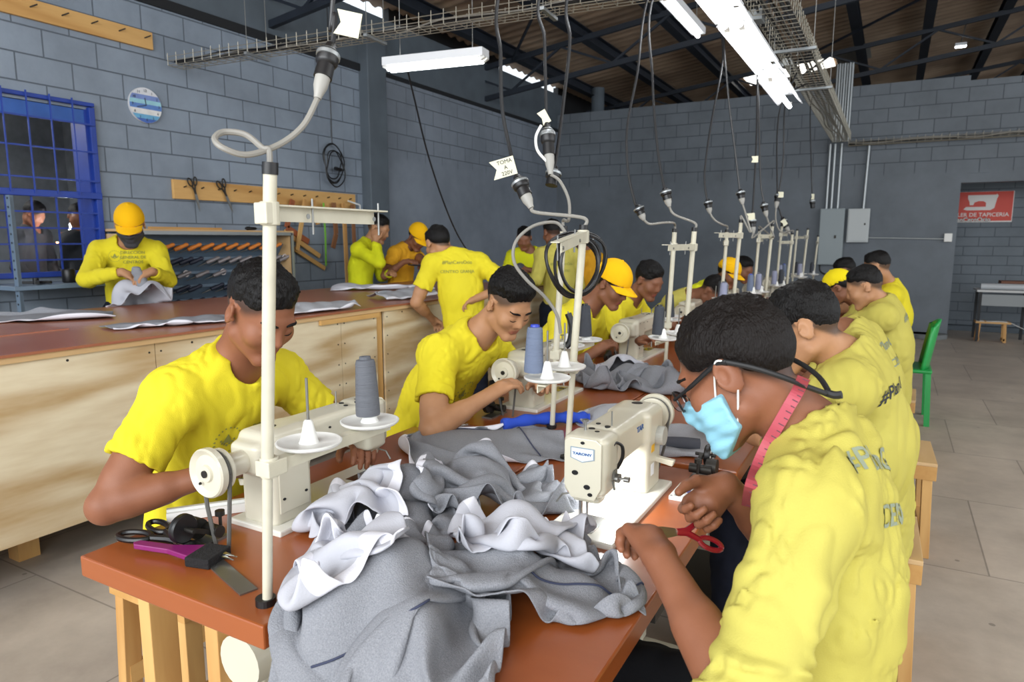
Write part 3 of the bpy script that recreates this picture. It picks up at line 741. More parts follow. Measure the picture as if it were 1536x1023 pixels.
    # thread tension, guards, needle and foot
    b = MB(); b.cyl((.035, -.052, .185), (.035, -.09, .185), .004, n=10); b.cyl((.035, -.056, .185), (.035, -.066, .185), .015, n=18); b.cyl((.035, -.078, .185), (.035, -.09, .185), .009, n=14); b.box((.03, -.056, .2), (.02, .006, .03)); b.beam((.02, -.055, .18), (.02, -.06, .15), .004, .004); b.build('tension_dial', STEELG, t, True)
    b = MB(); b.tube(spline([(.05, -.054, .21), (.052, -.066, .25), (.048, -.066, .29), (.035, -.055, .305), (.022, -.053, .30)], 6), .0045, 8); b.build('take_up_guard', BLACKP, t, True)
    b = MB(); b.cyl((.0, 0, .05), (0, 0, .13), .0035, n=8); b.cyl((0, 0, .016), (0, 0, .05), .001, n=6); b.cyl((0, .016, .035), (0, .016, .14), .005, n=10); b.box((0, .008, .02), (.018, .03, .004)); b.build('needle_bar', CHROME, t, True)
    MB().tube([(0, .03, .13), (-.01, .06, .12), (-.01, .075, .09)], .003, 6).build('presser_lever', STEELG, t)
    b = MB(); b.cyl((.03, .02, .325), (.03, .02, .372), .0035, n=8); b.cyl((.03, .02, .366), (.03, .02, .372), .008, n=10); b.build('thread_guide', STEELG, t); MB().cyl((.1, -.02, .325), (.1, -.02, .385), .002, n=8).build('thread_guide', STEELG, t)
    # handwheel and belt
    prof = [(.0, .0), (.022, .0), (.024, .006), (.05, .008), (.064, .0), (.068, .004), (.068, .018), (.062, .022), (.05, .022), (.05, .034), (.058, .036), (.058, .044), (.05, .046), (.0, .046)]
    hw = MB().lathe(prof, (HW-.0, 0, .235), (-1, 0, 0), n=40).build('handwheel', IVORY, t, True, angle=30)
    MB().cyl((HW-.002, 0, .235), (HW+.004, 0, .235), .010, n=14).build('wheel_screw', BLACKP, hw)
    MB().cyl((HW-.002, -.022, .205), (HW+.002, -.022, .205), .004, n=10).build('wheel_screw', BLACKP, hw)
    MB().cyl((.40, 0, .235), (.48, 0, .235), .034, n=24).build('wheel_hub', IVORY, t, True)
    b = MB(); x = HW-.028
    b.tube([(x, .056, .235), (x, .045, .12), (x, .03, -.02), (x, .03, -.05)], .005, 6); b.tube([(x, -.056, .235), (x, -.045, .12), (x, -.012, -.02), (x, -.012, -.05)], .005, 6)
    b.tube([(x, .056*math.cos(u), .235+.056*math.sin(u)) for u in np.linspace(0, PI, 12)], .005, 6); b.build('drive_belt', BELT, t, True)
    # low-built casting: heights squeezed, round parts kept round and lowered
    for o in [t]+list(t.children):
        for c in ([o] if o.type == 'MESH' else [])+(list(o.children) if o is not t else []):
            rnd = o.name.split('.')[0] in ('handwheel', 'wheel_hub'); z0 = .0148
            for v in c.data.vertices:
                if rnd: v.co.y *= .83; v.co.z = .178+(v.co.z-.235)*.83
                elif o.name.split('.')[0] == 'drive_belt': v.co.z = .178+(v.co.z-.235)*.80; v.co.y *= .83
                elif o.name.split('.')[0] == 'stitch_dial': v.co.z -= .055
                elif v.co.z > z0: v.co.z = z0+(v.co.z-z0)*.71
    # oil pan lip
    MB().box((.175, 0, -.004), (.50, .20, .006)).build('rubber_edge', RUBBER, t)
    return t
def make_winder():
    t = thing('bobbin_winder', 'x', 'bobbin winder')
    MB().box((0, 0, .003), (.12, .045, .006)).build('base_plate', STEELG, t)
    b = MB(); b.lathe([(.0, 0), (.03, 0), (.033, .004), (.033, .014), (.03, .018), (0, .018)], (.035, 0, .05), (0, -1, 0), n=28); w_ = b.build('wheel', BLACKP, t, True, angle=30)
    for k in range(8):
        a = 2*PI*k/8; MB().cyl((.035+.021*math.cos(a), -.0185, .05+.021*math.sin(a)), (.035+.021*math.cos(a), -.0195, .05+.021*math.sin(a)), .005, n=10).build('hole', WHITEP, w_)
    b = MB(); b.cyl((.035, .03, .05), (.035, -.03, .05), .005, n=10); b.beam((.035, .012, .05), (-.03, .01, .02), .012, .01); b.cyl((-.03, .03, .025), (-.03, -.035, .025), .014, n=14); b.cyl((-.055, .0, .0), (-.055, 0, .055), .004, n=8); b.cyl((-.055, 0, .05), (-.055, 0, .062), .011, n=12); b.build('arm', IRON, t, True)
    MB().lathe([(.0, 0), (.024, 0), (.024, .03), (0, .03)], (-.01, -.045, .03), (0, 1, 0), n=20).build('bobbin', IRON, t, True, angle=30)
    return t
def make_stand(h=.81, arm=.34, armz=.73, tilt=(0, 0), arm_tilt=0., tz=.275):
    """thread stand: pole through the table, tray arm with two dishes, top arm with thread eyes; arms point to -x"""
    t = thing('thread_stand', 'x', 'thread stand')
    top = Vector((tilt[0], tilt[1], h))
    P = lambda z: top*(z/h)
    MB().cyl((0, 0, 0), (0, 0, .014), .019, n=20).build('base_nut', BLACKP, t)
    MB().cyl((0, 0, -.06), P(.30), .0095, n=18).build('lower_pole', IVPOLE, t, True)
    MB().cyl(P(tz), P(h), .0115, n=18).build('upper_pole', IVPOLE, t, True)
    MB().cyl(P(h), P(h+.02), .0135, n=18).build('cap', BLACKP, t, True)
    b = MB(); c = P(tz); b.box(c+Vector((-.01, 0, 0)), (.045, .036, .03)); b.cyl(c+Vector((-.005, 0, -.018)), c+Vector((-.005, 0, .02)), .017, n=18); b.build('clamp', IVPOLE, t, bevel=.002)
    b = MB(); b.box(c+Vector((-.17, 0, .010)), (.34, .024, .004)); b.box(c+Vector((-.17, .011, .0)), (.34, .003, .02)); b.build('tray_arm', IVPOLE, t)
    for x in (-.105, -.285):
        d = MB().lathe([(0, 0), (.058, 0), (.063, .004), (.064, .008), (.061, .009), (.056, .005), (0, .005)], c+Vector((x, 0, .016)), n=36).build('dish', WHITEP, t, True, angle=40)
        MB().lathe([(.020, 0), (.017, .006), (.009, .042), (.006, .046), (0, .046)], c+Vector((x, 0, .021)), n=20).build('cone_seat', WHITEP, d, True, angle=50)
        MB().cyl(c+Vector((x, 0, .03)), c+Vector((x, 0, .15)), .0028, n=10).build('pin', STEELG, d)
    e = P(armz); dz = Vector((0, 0, arm_tilt))
    b = MB(); b.cyl(e-Vector((0, 0, .02)), e+Vector((0, 0, .02)), .0165, n=18); b.box(e+Vector((.006, 0, 0)), (.03, .03, .036)); b.build('collar', IVPOLE, t, bevel=.002)
    b = MB(); b.beam(e+Vector((-.01, -.013, 0)), e+Vector((-arm, -.013, 0))+dz, .003, .026); b.beam(e+Vector((-.01, -.003, .014)), e+Vector((-arm-.02, -.003, .014))+dz, .024, .003); b.build('top_arm', IVPOLE, t)
    for x in (-.1, -.285):
        b = MB(); b.cyl(e+Vector((x, -.017, -.002))+dz*(x/-arm), e+Vector((x, -.011, -.002))+dz*(x/-arm), .005, n=10); b.cyl(e+Vector((x, 0, -.035))+dz*(x/-arm), e+Vector((x, 0, .03))+dz*(x/-arm), .002, n=8)
        b.build('thread_eye', STEELG, t)
    return t
def make_cone(m, tip=None):
    t = thing('thread_cone', 'x', 'thread cone')
    MB().lathe([(.0, 0), (.0255, 0), (.0265, .004), (.0262, .02), (.0215, .115), (.0195, .122), (.010, .124)], (0, 0, 0), n=32).build('thread', m, t, True, angle=50)
    MB().lathe([(.009, .121), (.013, .124), (.012, .130), (.0075, .130), (.0075, .115)], (0, 0, 0), n=20).build('core', tip or THREADG, t, True)
    return t
T0 = make_table(); M0 = make_machine(); S0 = make_stand(); W0 = make_winder()
CONES = {'g': make_cone(THREADG), 'b': make_cone(THREADB, BLUEP), 'd': make_cone(THREADD, BLACKP), 'l': make_cone(mat('pale_lilac_thread', '#8c90a8', rough=.7))}
L_Y = [1.39, 2.72, 4.03, 5.30, 6.58, 7.86, 9.14]
R_Y = [1.40, 2.66, 3.93, 5.20, 6.47, 7.74, 9.01]
LN = ['of the bare-armed young man', 'of the spiky-haired man', 'of the baseball-capped man', 'of the smiling man', 'of the man bowed low', 'of the orange-capped man', 'ending the counter-side row']
RN = ['of the masked man', 'of the black-hashtag man', 'of the head-hidden man', 'of the close-cropped man', 'of the lemon-capped man', 'beside the green chair man', 'ending the stool-side row']
NTH = ['nearest', 'second', 'third', 'fourth', 'fifth', 'sixth', 'farthest']
def place(first, proto, side, yc, label, x=0., y=0., z=0., group=None, turn=0.):
    c, rz = unit_tf(side, yc)
    p = Matrix.Rotation(rz, 3, 'Z') @ Vector((x, y, 0))
    loc = (c[0]+p[0], c[1]+p[1], z)
    o = proto if first else dup(proto)
    o.location = loc; o.rotation_euler = (0, 0, rz+turn); o['label'] = label
    if group: o['group'] = group
    return o
used = set()
def nxt(k):
    f = k not in used; used.add(k); return f
CONE_PLAN = {('L', 0): (None, 'g'), ('L', 1): (None, 'd'), ('L', 2): ('d', None), ('L', 3): ('d', None), ('L', 4): ('l', None), ('L', 5): ('l', 'b'), ('L', 6): ('d', None),
             ('R', 0): (None, 'b'), ('R', 1): (None, 'd'), ('R', 2): ('l', None), ('R', 3): ('l', 'b'), ('R', 4): ('d', 'l'), ('R', 5): ('l', None), ('R', 6): ('d', None)}
CN = {'g': 'thick grey', 'b': 'blue-grey', 'd': 'dark grey', 'l': 'pale lilac'}
STANDS = {}; TIPS = {}
for side, YY, NN in (('L', L_Y, LN), ('R', R_Y, RN)):
    row = 'counter-side row' if side == 'L' else 'stool-side row'
    for k, yc in enumerate(YY):
        place(nxt('T'), T0, side, yc, 'red-brown topped sewing table %s in the %s' % (NTH[k], row), group='sewing tables')
        mx = -.085 if side == 'L' else .035
        place(nxt('M'), M0, side, yc, 'ivory sewing machine '+NN[k], x=mx, y=-.06, z=TZ, group='sewing machines')
        place(nxt('W'), W0, side, yc, 'small black bobbin winder beside the handwheel, machine '+NN[k], x=.44 if side == 'L' else .585, y=-.105 if side == 'L' else -.2, z=TZ, group='bobbin winders')
        if (side, k) == ('L', 0): st = make_stand(.80, .285, .735, (.0, .07)); sx, sy = .55, .232
        elif (side, k) == ('R', 0): st = make_stand(.715, .30, .70, (.0, -.045), -.03, .30); sx, sy = .51, .21
        elif (side, k) == ('L', 1): st = make_stand(.72, .12, .68, (-.02, .03)); sx, sy = .50, .175
        else:
            st = S0 if nxt('S') else dup(S0); sx, sy = .53, (.19 if (side, k) == ('R', 1) else .225)
        r = random.Random(k*7+(side == 'L'))
        c, rz = unit_tf(side, yc); p = Matrix.Rotation(rz, 3, 'Z') @ Vector((sx, sy, 0))
        tr = (.17 if (side, k) == ('R', 0) else 0) if k < 2 and not (side, k) == ('R', 1) else r.uniform(-.25, .25)
        st.location = (c[0]+p[0], c[1]+p[1], TZ); st.rotation_euler = ((0 if k == 0 or (side, k) == ('L', 1) else .05 if side == 'R' else -.035), 0, rz+tr)
        if k > 1: st.scale = (1, 1, r.uniform(.9, 1.02))
        st['label'] = 'cream thread stand with two dishes, at the machine '+NN[k]; st['group'] = 'thread stands'
        STANDS[(side, k)] = st; st['label'] = st['label']
        TIPS[(side, k)] = Matrix.Translation(st.location) @ st.rotation_euler.to_matrix().to_4x4() @ Vector({('L', 0): (0, .07, .82), ('R', 0): (0, -.045, .735), ('L', 1): (-.02, .03, .74)}.get((side, k), (0, 0, .83*st.scale[2])))
        for slot, x in zip(CONE_PLAN[(side, k)], (-.105, -.285)):
            if slot:
                cn = CONES[slot] if nxt('C'+slot) else dup(CONES[slot])
                q = Matrix.Rotation(rz+tr, 3, 'Z') @ Vector((x, .02 if k == 0 else .01, 0))
                cn.location = (c[0]+p[0]+q[0], c[1]+p[1]+q[1], TZ+((.321 if (side, k) == ('R', 0) else .296)*st.scale[2])+.014); cn.rotation_euler = (.03 if k < 3 else 0, 0, rz)
                cn['label'] = '%s thread cone on the stand of the machine %s' % (CN[slot], NN[k]) if x == -.105 else '%s thread cone on outer dish, stand of machine %s' % (CN[slot], NN[k])
                cn['group'] = 'thread cones on the stands'
# the small LED lamp under the arm of the machine at the masked man
mr0 = [o for o in bpy.data.objects if o.get('label', '') == 'ivory sewing machine '+RN[0]][0]
MB().box((.17, .0, .146), (.09, .03, .006)).build('lamp', mat('lit_led', (1, 1, 1), emit=(.95, .98, 1), estr=30), mr0)
lt = bpy.data.lights.new('machine_lamp', 'AREA'); lt.shape = 'RECTANGLE'; lt.size = .09; lt.size_y = .03; lt.energy = .8; lt.color = (.95, .98, 1)
lo_ = bpy.data.objects.new('machine_lamp', lt); COL.objects.link(lo_); lo_.parent = mr0; lo_.location = (.17, 0, .140)
# ------------------------------------------------------------------ cutting counter
CZ = 1.0; CX0, CX1 = -3.06, -4.62; CY0, CY1 = .2, 6.3
t = thing('cutting_counter', 'large plywood cutting counter with red-brown top along the hall', 'counter', ((CX0+CX1)/2, (CY0+CY1)/2, 0))
ox, oy = t.location.x, t.location.y
MB().box((0, 0, CZ-.006), (abs(CX1-CX0)+.05, CY1-CY0, .012)).build('melamine_top', MELAC, t)
MB().box((-.3, -2.2, CZ+.003), (1.0, 1.75, .006)).build('overlay_sheet', MELAC, t)
MB().box((0, 0, CZ-.025), (abs(CX1-CX0)+.03, CY1-CY0-.01, .026)).build('plywood_edge', PLYT, t)
zb = .21
for y0, y1 in ((.2, 2.0), (2.0, 3.27), (3.27, 3.62), (3.70, 5.0), (5.0, 6.3)):
    p = MB().box((CX0-ox-.01, (y0+y1)/2-oy, (zb+CZ-.04)/2), (.018, y1-y0-.004, CZ-.04-zb)).build('front_panel', PLY, t)
    s = MB()
    for z in np.linspace(zb+.05, CZ-.08, 6):
        for y in (y0+.03, y1-.03): s.cyl((CX0-ox-.002, y-oy, z), (CX0-ox+.0005, y-oy, z), .005, n=8)
    for y in np.arange(y0+.2, y1-.1, .3): s.cyl((CX0-ox-.002, y-oy, CZ-.06), (CX0-ox+.0005, y-oy, CZ-.06), .006, n=8)
    s.build('nail_heads', IRON, p)
MB().box((CX0-ox-.05, 3.66-oy, .58), (.06, .07, .76)).build('stud', PINE_Z, t)
MB().box((CX0-ox+.012, 3.35-oy, CZ-.055), (.02, .55, .03)).build('batten', PINE_Y, t)
for y in (.2, 6.3): MB().box((0, y-oy, (zb+CZ-.04)/2), (1.68, .018, CZ-.04-zb)).build('end_panel', PLY, t)
MB().box((CX1-ox+.01, 0, (zb+CZ-.04)/2), (.018, 6.1, CZ-.04-zb)).build('rear_panel', PLY, t)
for y in (.4, 1.52, 2.8, 4.15, 5.6):
    for x in (CX0-.36, CX1+.3): MB().box((x-ox, y-oy, zb/2), (.09, .09, zb)).build('foot_block', PINE_Z, t)
MB().box((CX0-.38-ox, 0, zb/2+.03), (.02, 6.0, zb-.06)).build('under_counter_shade', BLACKP, t)  # black sheet standing in for the shade under the counter

# ------------------------------------------------------------------ pine stools of the stool-side row
def make_stool():
    t = thing('pine_stool', 'x', 'stool')
    MB().box((0, 0, .446), (.36, .40, .016)).build('seat', PLYT, t, bevel=.002)
    b = MB(); 
    for y in (-.185, .185): b.box((0, y, .405), (.36, .025, .066))
    for x in (-.165, .165): b.box((x, 0, .405), (.025, .35, .066))
    b.build('apron', PINE_Y, t, bevel=.002)
    for x in (-.145, .145):
        for y in (-.16, .16):
            MB().beam((x*1.1, y*1.06, 0), (x, y, .42), .04, .055, up=(0, 1, 0)).build('leg', PINE_Z, t, bevel=.002)
        MB().beam((x, -.18, .10), (x, .18, .10), .022, .06).build('stretcher', PINE_Y, t)
    return t
st0 = make_stool()
for i, (x, y, r, lb) in enumerate(((.0, 1.16, .0, 'pine stool under the masked man, its top hidden by his shirt'), (-.03, 2.58, .02, 'pine stool under the man with black hashtag print'), (.06, 3.70, .03, 'wider-set pine stool under the man whose head is hidden'), (.02, 5.08, -.03, 'pine stool showing a small corner, under the cropped-haired man'), (.02, 6.1, 0, 'pine stool of the man beside the lemon cap'))):
    o = st0 if i == 0 else dup(st0)
    o.location = (x, y, 0); o.rotation_euler = (0, 0, r); o['label'] = lb; o['group'] = 'stools on the open side'
for i, (y, lb) in enumerate(((1.32, 'pine stool below the table end at the bare-armed young man'), (2.3, 'pine stool under the spiky-haired man'), (3.45, 'pine stool under the man in the baseball cap'), (4.5, 'pine stool under the smiling man'), (5.6, 'pine stool under the man bowed low'), (6.5, 'pine stool under the orange-capped man'))):
    o = dup(st0); o.location = (-1.86, y, 0); o['label'] = lb; o['group'] = 'stools on the counter side'
# timber trestle that carries the end of the near table
t = thing('timber_trestle', 'rough pine trestle with sloping brace under the near table end', 'trestle', (-1.23, .93, 0))
for x in (-.26, -.02):
    MB().box((x, 0, .355), (.042, .07, .71)).build('leg', PINE_Z, t, bevel=.002)
    MB().box((x, .05, .03), (.06, .36, .05)).build('foot', PINE_Y, t, bevel=.002)
MB().beam((-.26, .02, .25), (-.0, .02, .36), .03, .05).build('brace', PINE_Y, t)

# ------------------------------------------------------------------ lights and overhead cable trays
TUBE = mat('lit_fluorescent_tube', (1, 1, 1), emit=(.95, .98, 1.0), estr=11)
REFL = mat('white_light_reflector', '#e9ebee', rough=.3)
def strip_light(name, label, a, b, width, n_tubes, wires, zroof, wing=True):
    """fluorescent batten from a to b, tubes hung below a housing"""
    a, b = Vector(a), Vector(b); d = (b-a); L = d.length; d.normalize(); s = Vector((d.y, -d.x, 0)); up = Vector((0, 0, 1)); c = (a+b)/2
    t = thing(name, label, 'ceiling light', c)
    q = MB(); q.prism([(-width/2, 0), (-width/2+.012, .006), (-.045, .05), (-.045, .085), (.045, .085), (.045, .05), (width/2-.012, .006), (width/2, 0), (width/2, .006), (.05, .056), (.05, .09), (-.05, .09), (-.05, .056), (-width/2, .006)] if wing else [(-width/2, .0), (width/2, 0), (width/2, .06), (-width/2, .06)], -d*L/2, s, up, d*L)
    q.build('housing', REFL, t)
    for i in range(n_tubes):
        o = s*((i-(n_tubes-1)/2)*width*.42)
        MB().cyl(-d*(L/2-.03)+o-up*.02, d*(L/2-.03)+o-up*.02, .018, n=12).build('tube', TUBE, t, True)
        for e in (-1, 1): MB().beam(d*e*(L/2-.028)+o+up*.01, d*e*(L/2-.012)+o-up*.02, .03, .05).build('socket', WHITEP, t)
    for k in wires:
        MB().cyl(d*k*L/2+up*.08, d*k*L/2+up*(zroof-c.z), .003, n=6).build('hanger', STEELG, t)
    return t
strip_light('ceiling_light', 'fluorescent batten hanging crosswise before the pilaster', (-3.55, 4.40, 2.78), (-2.72, 4.52, 2.78), .13, 2, (-.7, .75), 4.6, wing=False)
strip_light('ceiling_light', 'bright twin-tube reflector light over the near tables, first of the run', (-.845, 1.6, 2.62), (-.845, 4.02, 2.62), .19, 2, (-.8, .8), 4.9)
strip_light('ceiling_light', 'bright twin-tube reflector light, middle of the run beside the tray', (-.85, 4.06, 2.62), (-.85, 5.35, 2.62), .19, 2, (-.8, .8), 4.9)
strip_light('ceiling_light', 'last reflector light of the run, its lower wing showing', (-.86, 5.40, 2.61), (-.86, 6.5, 2.60), .20, 1, (-.8, .8), 4.9)
strip_light('ceiling_light', 'short fluorescent batten higher up beside the bright run', (-1.72, 5.6, 3.35), (-1.73, 6.75, 3.35), .12, 1, (-.8, .8), 4.8, wing=False)
t = thing('flood_lamp', 'small bright flood lamp under the roof over the back wall', 'lamp', at(1441, 70, 11.2))
MB().box((0, 0, .03), (.16, .10, .05)).build('housing', REFL, t); MB().box((0, 0, -.0), (.15, .09, .012)).build('lens', mat('lit_lamp', (1, 1, 1), emit=(1, 1, 1), estr=14), t)
lz = t.location.z
MB().cyl((0, 0, .05), (.05, .1, roof_z(.7)-lz-.2), .01, n=6).build('hanger', STEELG, t)
WIRE = mat('galvanised_wire', '#a7a294', rough=.45, metal=.6)
def cable_tray(name, label, a, b, width, depth, zroof=4.9, hang=(.2, .6), cables=5, step=.1, m=None):
    a, b = Vector(a), Vector(b); d = b-a; L = d.length; d.normalize(); s = Vector((0, 0, 1)).cross(d).normalized(); up = Vector((0, 0, 1)); c = (a+b)/2
    t = thing(name, label, 'cable tray', c); q = MB()
    lines = [(-width/2, depth), (-width/2, depth/2), (-width/2, 0), (-width/6, 0), (width/6, 0), (width/2, 0), (width/2, depth/2), (width/2, depth)]
    for x, z in lines: q.cyl(-d*L/2+s*x+up*z, d*L/2+s*x+up*z, .003, n=5)
    k = 0.
    while k < L:
        p = -d*L/2+d*k
        for (x0, z0), (x1, z1) in (((-width/2, depth+.03), (-width/2, 0)), ((-width/2, 0), (width/2, 0)), ((width/2, 0), (width/2, depth+.03))):
            q.cyl(p+s*x0+up*z0, p+s*x1+up*z1, .003, n=5)
        k += step
    q.build('wire_basket', m or WIRE, t)
    rr = random.Random(int(L*100))
    for i in range(cables):
        x = (rr.random()-.5)*width*.8; pts = [-d*L/2+d*(L*j/14)+s*(x+rr.uniform(-.03, .03))+up*(.015+rr.random()*.04) for j in range(15)]
        MB().tube(spline(pts, 3), rr.choice((.006, .009, .011)), 6).build('cable', rr.choice((BLACKP, BLACKP, GREYC)), t, True)
    for h in hang:
        p = -d*L/2+d*L*h
        MB().beam(p-s*(width/2+.05)+up*-.01, p+s*(width/2+.05)+up*-.01, .03, .02).build('hanger_bar', GALV, t)
        for e in (-1, 1): MB().cyl(p+s*e*(width/2+.03), p+s*e*(width/2+.03)+up*(zroof-c.z), .003, n=5).build('hanger_rod', STEELG, t)
    return t
cable_tray('cable_tray', 'wire cable tray full of cables running the length of the hall', (-.80, .6, 2.93), (-.80, 11.82, 2.93), .25, .10, hang=(.18, .33, .48, .62), cables=9)
cable_tray('cable_tray', 'wire cable tray crossing from the left wall to the long tray', (-5.55, 4.02, 2.93), (-.96, 4.42, 2.95), .16, .07, hang=(.2, .45, .75), cables=4)
cable_tray('cable_tray', 'wire cable tray along the top of the back wall over the boxes', (-.7, 11.88, 2.87), (5, 11.88, 2.87), .12, .06, hang=(), cables=3)
for i, (p0, L_, lb) in enumerate(((at(1135, 25, 4.6), .2, 'pale junction box on the long cable tray, nearer one'), (at(1182, 95, 6.4), .2, 'pale junction box on the long cable tray, farther one'))):
    b = MB(); b.box((0, 0, 0), (.09, .12, .07)); b.cyl((-.12, 0, 0), (-.05, 0, 0), .03, n=10)
    setp(b.build('junction_box', GALV, None, bevel=.004, loc=p0), lb, 'junction box')

# ------------------------------------------------------------------ back wall fittings
t = thing('breaker_cabinet', 'tall grey breaker cabinet on the back wall below three conduits', 'breaker cabinet', (-.86, YB-.075, 1.5))
MB().box((0, 0, 0), (.35, .12, .87)).build('case', mat('panel_grey', '#8c979b', rough=.45), t, bevel=.004)
MB().box((0, -.065, 0), (.33, .01, .84)).build('door', mat('panel_grey', '#8c979b'), t, bevel=.003); MB().box((.06, -.073, .0), (.03, .008, .05)).build('latch', IRON, t)
for i, x in enumerate((-.1, -.03, .06)): MB().cyl((x, .02, .43), (x+.0, .02, 1.42), .022, n=12).build('conduit', GALV, t, True)
t = thing('breaker_box', 'small white breaker box on the back wall with one conduit', 'breaker box', (-.49, YB-.07, 1.67))
MB().box((0, 0, 0), (.30, .11, .51)).build('case', mat('box_white', '#b9bfc0', rough=.45), t, bevel=.004)
MB().box((0, -.06, 0), (.27, .01, .47)).build('door', mat('box_white', '#b9bfc0'), t, bevel=.003); MB().box((.09, -.068, .02), (.02, .006, .03)).build('latch', IRON, t)
MB().cyl((.05, .02, .25), (.07, .02, 1.25), .022, n=12).build('conduit', GALV, t, True)
t = thing('wall_outlet', 'white outlet box at the end of a thin horizontal conduit', 'outlet', (.70, YB-.03, 1.485))
MB().box((0, 0, 0), (.10, .06, .12)).build('box', WHITEP, t, bevel=.004); MB().cyl((-.05, .01, -.02), (-1.05, .01, -.0), .012, n=10).build('conduit', GALV, t, True)
b = MB()
for i in range(7): b.cyl((-.93+.035*i, YB-.04-.02*(i % 2), 2.95), (-.93+.035*i, YB-.04-.02*(i % 2), 4.1), .017, n=10)
setp(b.build('conduit_bundle', GALV, None, True), 'bundle of steel conduits rising behind the end of the long tray', 'conduit')
# cable under the breaker panel
setp(MB().tube(spline([(-1.0, YB-.03, 1.06), (-.98, YB-.05, .95), (-.85, YB-.05, .9), (-.6, YB-.04, .9)], 6), .012, 6).build('cable', BLACKP, None, True), 'loose black cable below the tall breaker cabinet', 'cable')
# red sign in the bay
t = thing('wall_sign', 'red sign with a white sewing machine on the bay wall', 'sign', (1.14, 13.275, 1.97))
REDS = mat('sign_red', '#d0402e', rough=.5); WHS = mat('sign_white', '#e6e2de', rough=.6)
MB().box((0, .01, 0), (.92, .02, .48)).build('border', WHS, t); MB().box((0, -.003, .008), (.90, .012, .455)).build('field', REDS, t)
sil = [(-.26, -.08), (-.22, -.035), (-.06, -.035), (.1, -.035), (.1, .04), (.06, .07), (-.02, .075), (-.09, .05), (-.10, .0), (-.16, .0), (-.17, .06), (-.2, .13), (-.2, .19), (.26, .19), (.26, .21), (.29, .17), (.27, .12), (.25, .0), (.24, -.06), (.18, -.10), (-.2, -.10)]
MB().prism([(a*.82+.02, b_*.82+.03) for a, b_ in sil], (0, -.0095, 0), (1, 0, 0), (0, 0, 1), (0, -.003, 0)).build('emblem', WHS, t)
text_on('lettering', 'TALLER DE TAPICERIA', .085, (0, -.011, -.125), (1, 0, 0), (0, 0, 1), WHS, t, sx=.98, bold=.001)
text_on('lettering', '#PlanCeroOcio', .088, (-.1, -.011, -.20), (1, 0, 0), (0, 0, 1), mat('sign_black_outline', '#1a1a1a'), t, bold=.006)
text_on('lettering', '#PlanCeroOcio', .088, (-.1, -.013, -.20), (1, 0, 0), (0, 0, 1), WHS, t, bold=.0018)
# table and stool in the bay
t = thing('work_table', 'black-legged table with pale top and rolled sheets in the bay', 'table', (1.75, 12.05, 0))
MB().box((0, 0, .73), (1.3, .55, .03)).build('tabletop', mat('pale_laminate', '#c3c4c4', rough=.4), t, bevel=.004)
MB().box((0, -.22, .60), (1.2, .02, .16)).build('modesty_panel', mat('grey_panel', '#8d9294'), t)
for x in (-.6, -.02, .6):
    for y in (-.24, .24): MB().box((x, y, .36), (.035, .035, .72)).build('leg', STEELB, t)
setp(MB().cyl((-.6, 0, 0), (.6, 0, 0), .045, n=18).build('rolled_sheet', mat('silver_film', '#b8bcc0', rough=.35), None, True, loc=(1.75, 11.9, .79)), 'rolled silver sheet lying on the table in the bay', 'roll')
setp(MB().cyl((-.3, 0, 0), (.3, .03, 0), .05, n=16).build('cardboard_tube', mat('cardboard', '#7a5444', rough=.8), None, True, loc=(1.8, 12.15, .80)), 'brown cardboard roll on the table in the bay', 'roll')
setp(MB().box((0, 0, .06), (.4, .3, .12)).build('cardboard_box', mat('cardboard', '#7a5444'), None, loc=(1.6, 12.16, .745)), 'flat brown box behind the rolls in the bay', 'box')
t = thing('low_stool', 'low pale wooden stool with a white sheet by the bay table', 'stool', (1.33, 11.9, 0))
MB().box((0, 0, .28), (.42, .25, .025)).build('seat', PINE, t)
for x in (-.16, .14): MB().beam((x*1.1, -.08, 0), (x, -.08, .27), .04, .04).beam((x*1.1, .08, 0), (x, .08, .27), .04, .04).build('leg_pair', PINE_Z, t); MB().beam((x, -.1, .04), (x, .1, .04), .03, .03).build('foot_rail', PINE_Y, t)
V = [(x, y, .296+.004*math.sin(x*20)-(max(0, x-.2)*.55)) for y in (-.11, .0, .11) for x in np.linspace(-.2, .38, 12)]; F = [(j*12+i, j*12+i+1, (j+1)*12+i+1, (j+1)*12+i) for j in range(2) for i in range(11)]
o = mesh_obj('paper_sheet', V, F, mat('white_paper', '#dcdcd8', rough=.7), None, True, loc=(1.33, 11.9, 0)); m_ = o.modifiers.new('thick', 'SOLIDIFY'); m_.thickness = .004
setp(o, 'white sheet curling over the end of the low stool', 'sheet')
# green plastic chair
t = thing('plastic_chair', 'green plastic chair behind the last workers of the stool side', 'chair', (.12, 6.35, 0))
GRN = mat('green_plastic', '#1f9a4a', rough=.35)
b = SDF(); b.box((.0, 0, .43), (.22, .22, .015), rad=.012); V, F = mesh_sdf(b, (-.27, -.27, .38), (.27, .27, .48), .012); mesh_obj('seat', V, F, GRN, t, True)
V = []; F = []
for j in range(9):
    z = .43+.40*j/8; w_ = .21*(1-.25*(j/8)**3)
    for i in range(11):
        u = -1+2*i/10; V.append((.20+.06*j/8-.05*u*u, w_*u, z-(.05*u*u if j == 8 else 0)))
for j in range(8):
    for i in range(10): F.append((j*11+i, j*11+i+1, (j+1)*11+i+1, (j+1)*11+i))
o = mesh_obj('backrest', V, F, GRN, t, True); m_ = o.modifiers.new('thick', 'SOLIDIFY'); m_.thickness = .02
for x in (-.19, .19):
    for y in (-.19, .19): MB().beam((x*1.1, y*1.1, 0), (x, y, .43), .04, .04).build('leg', GRN, t)
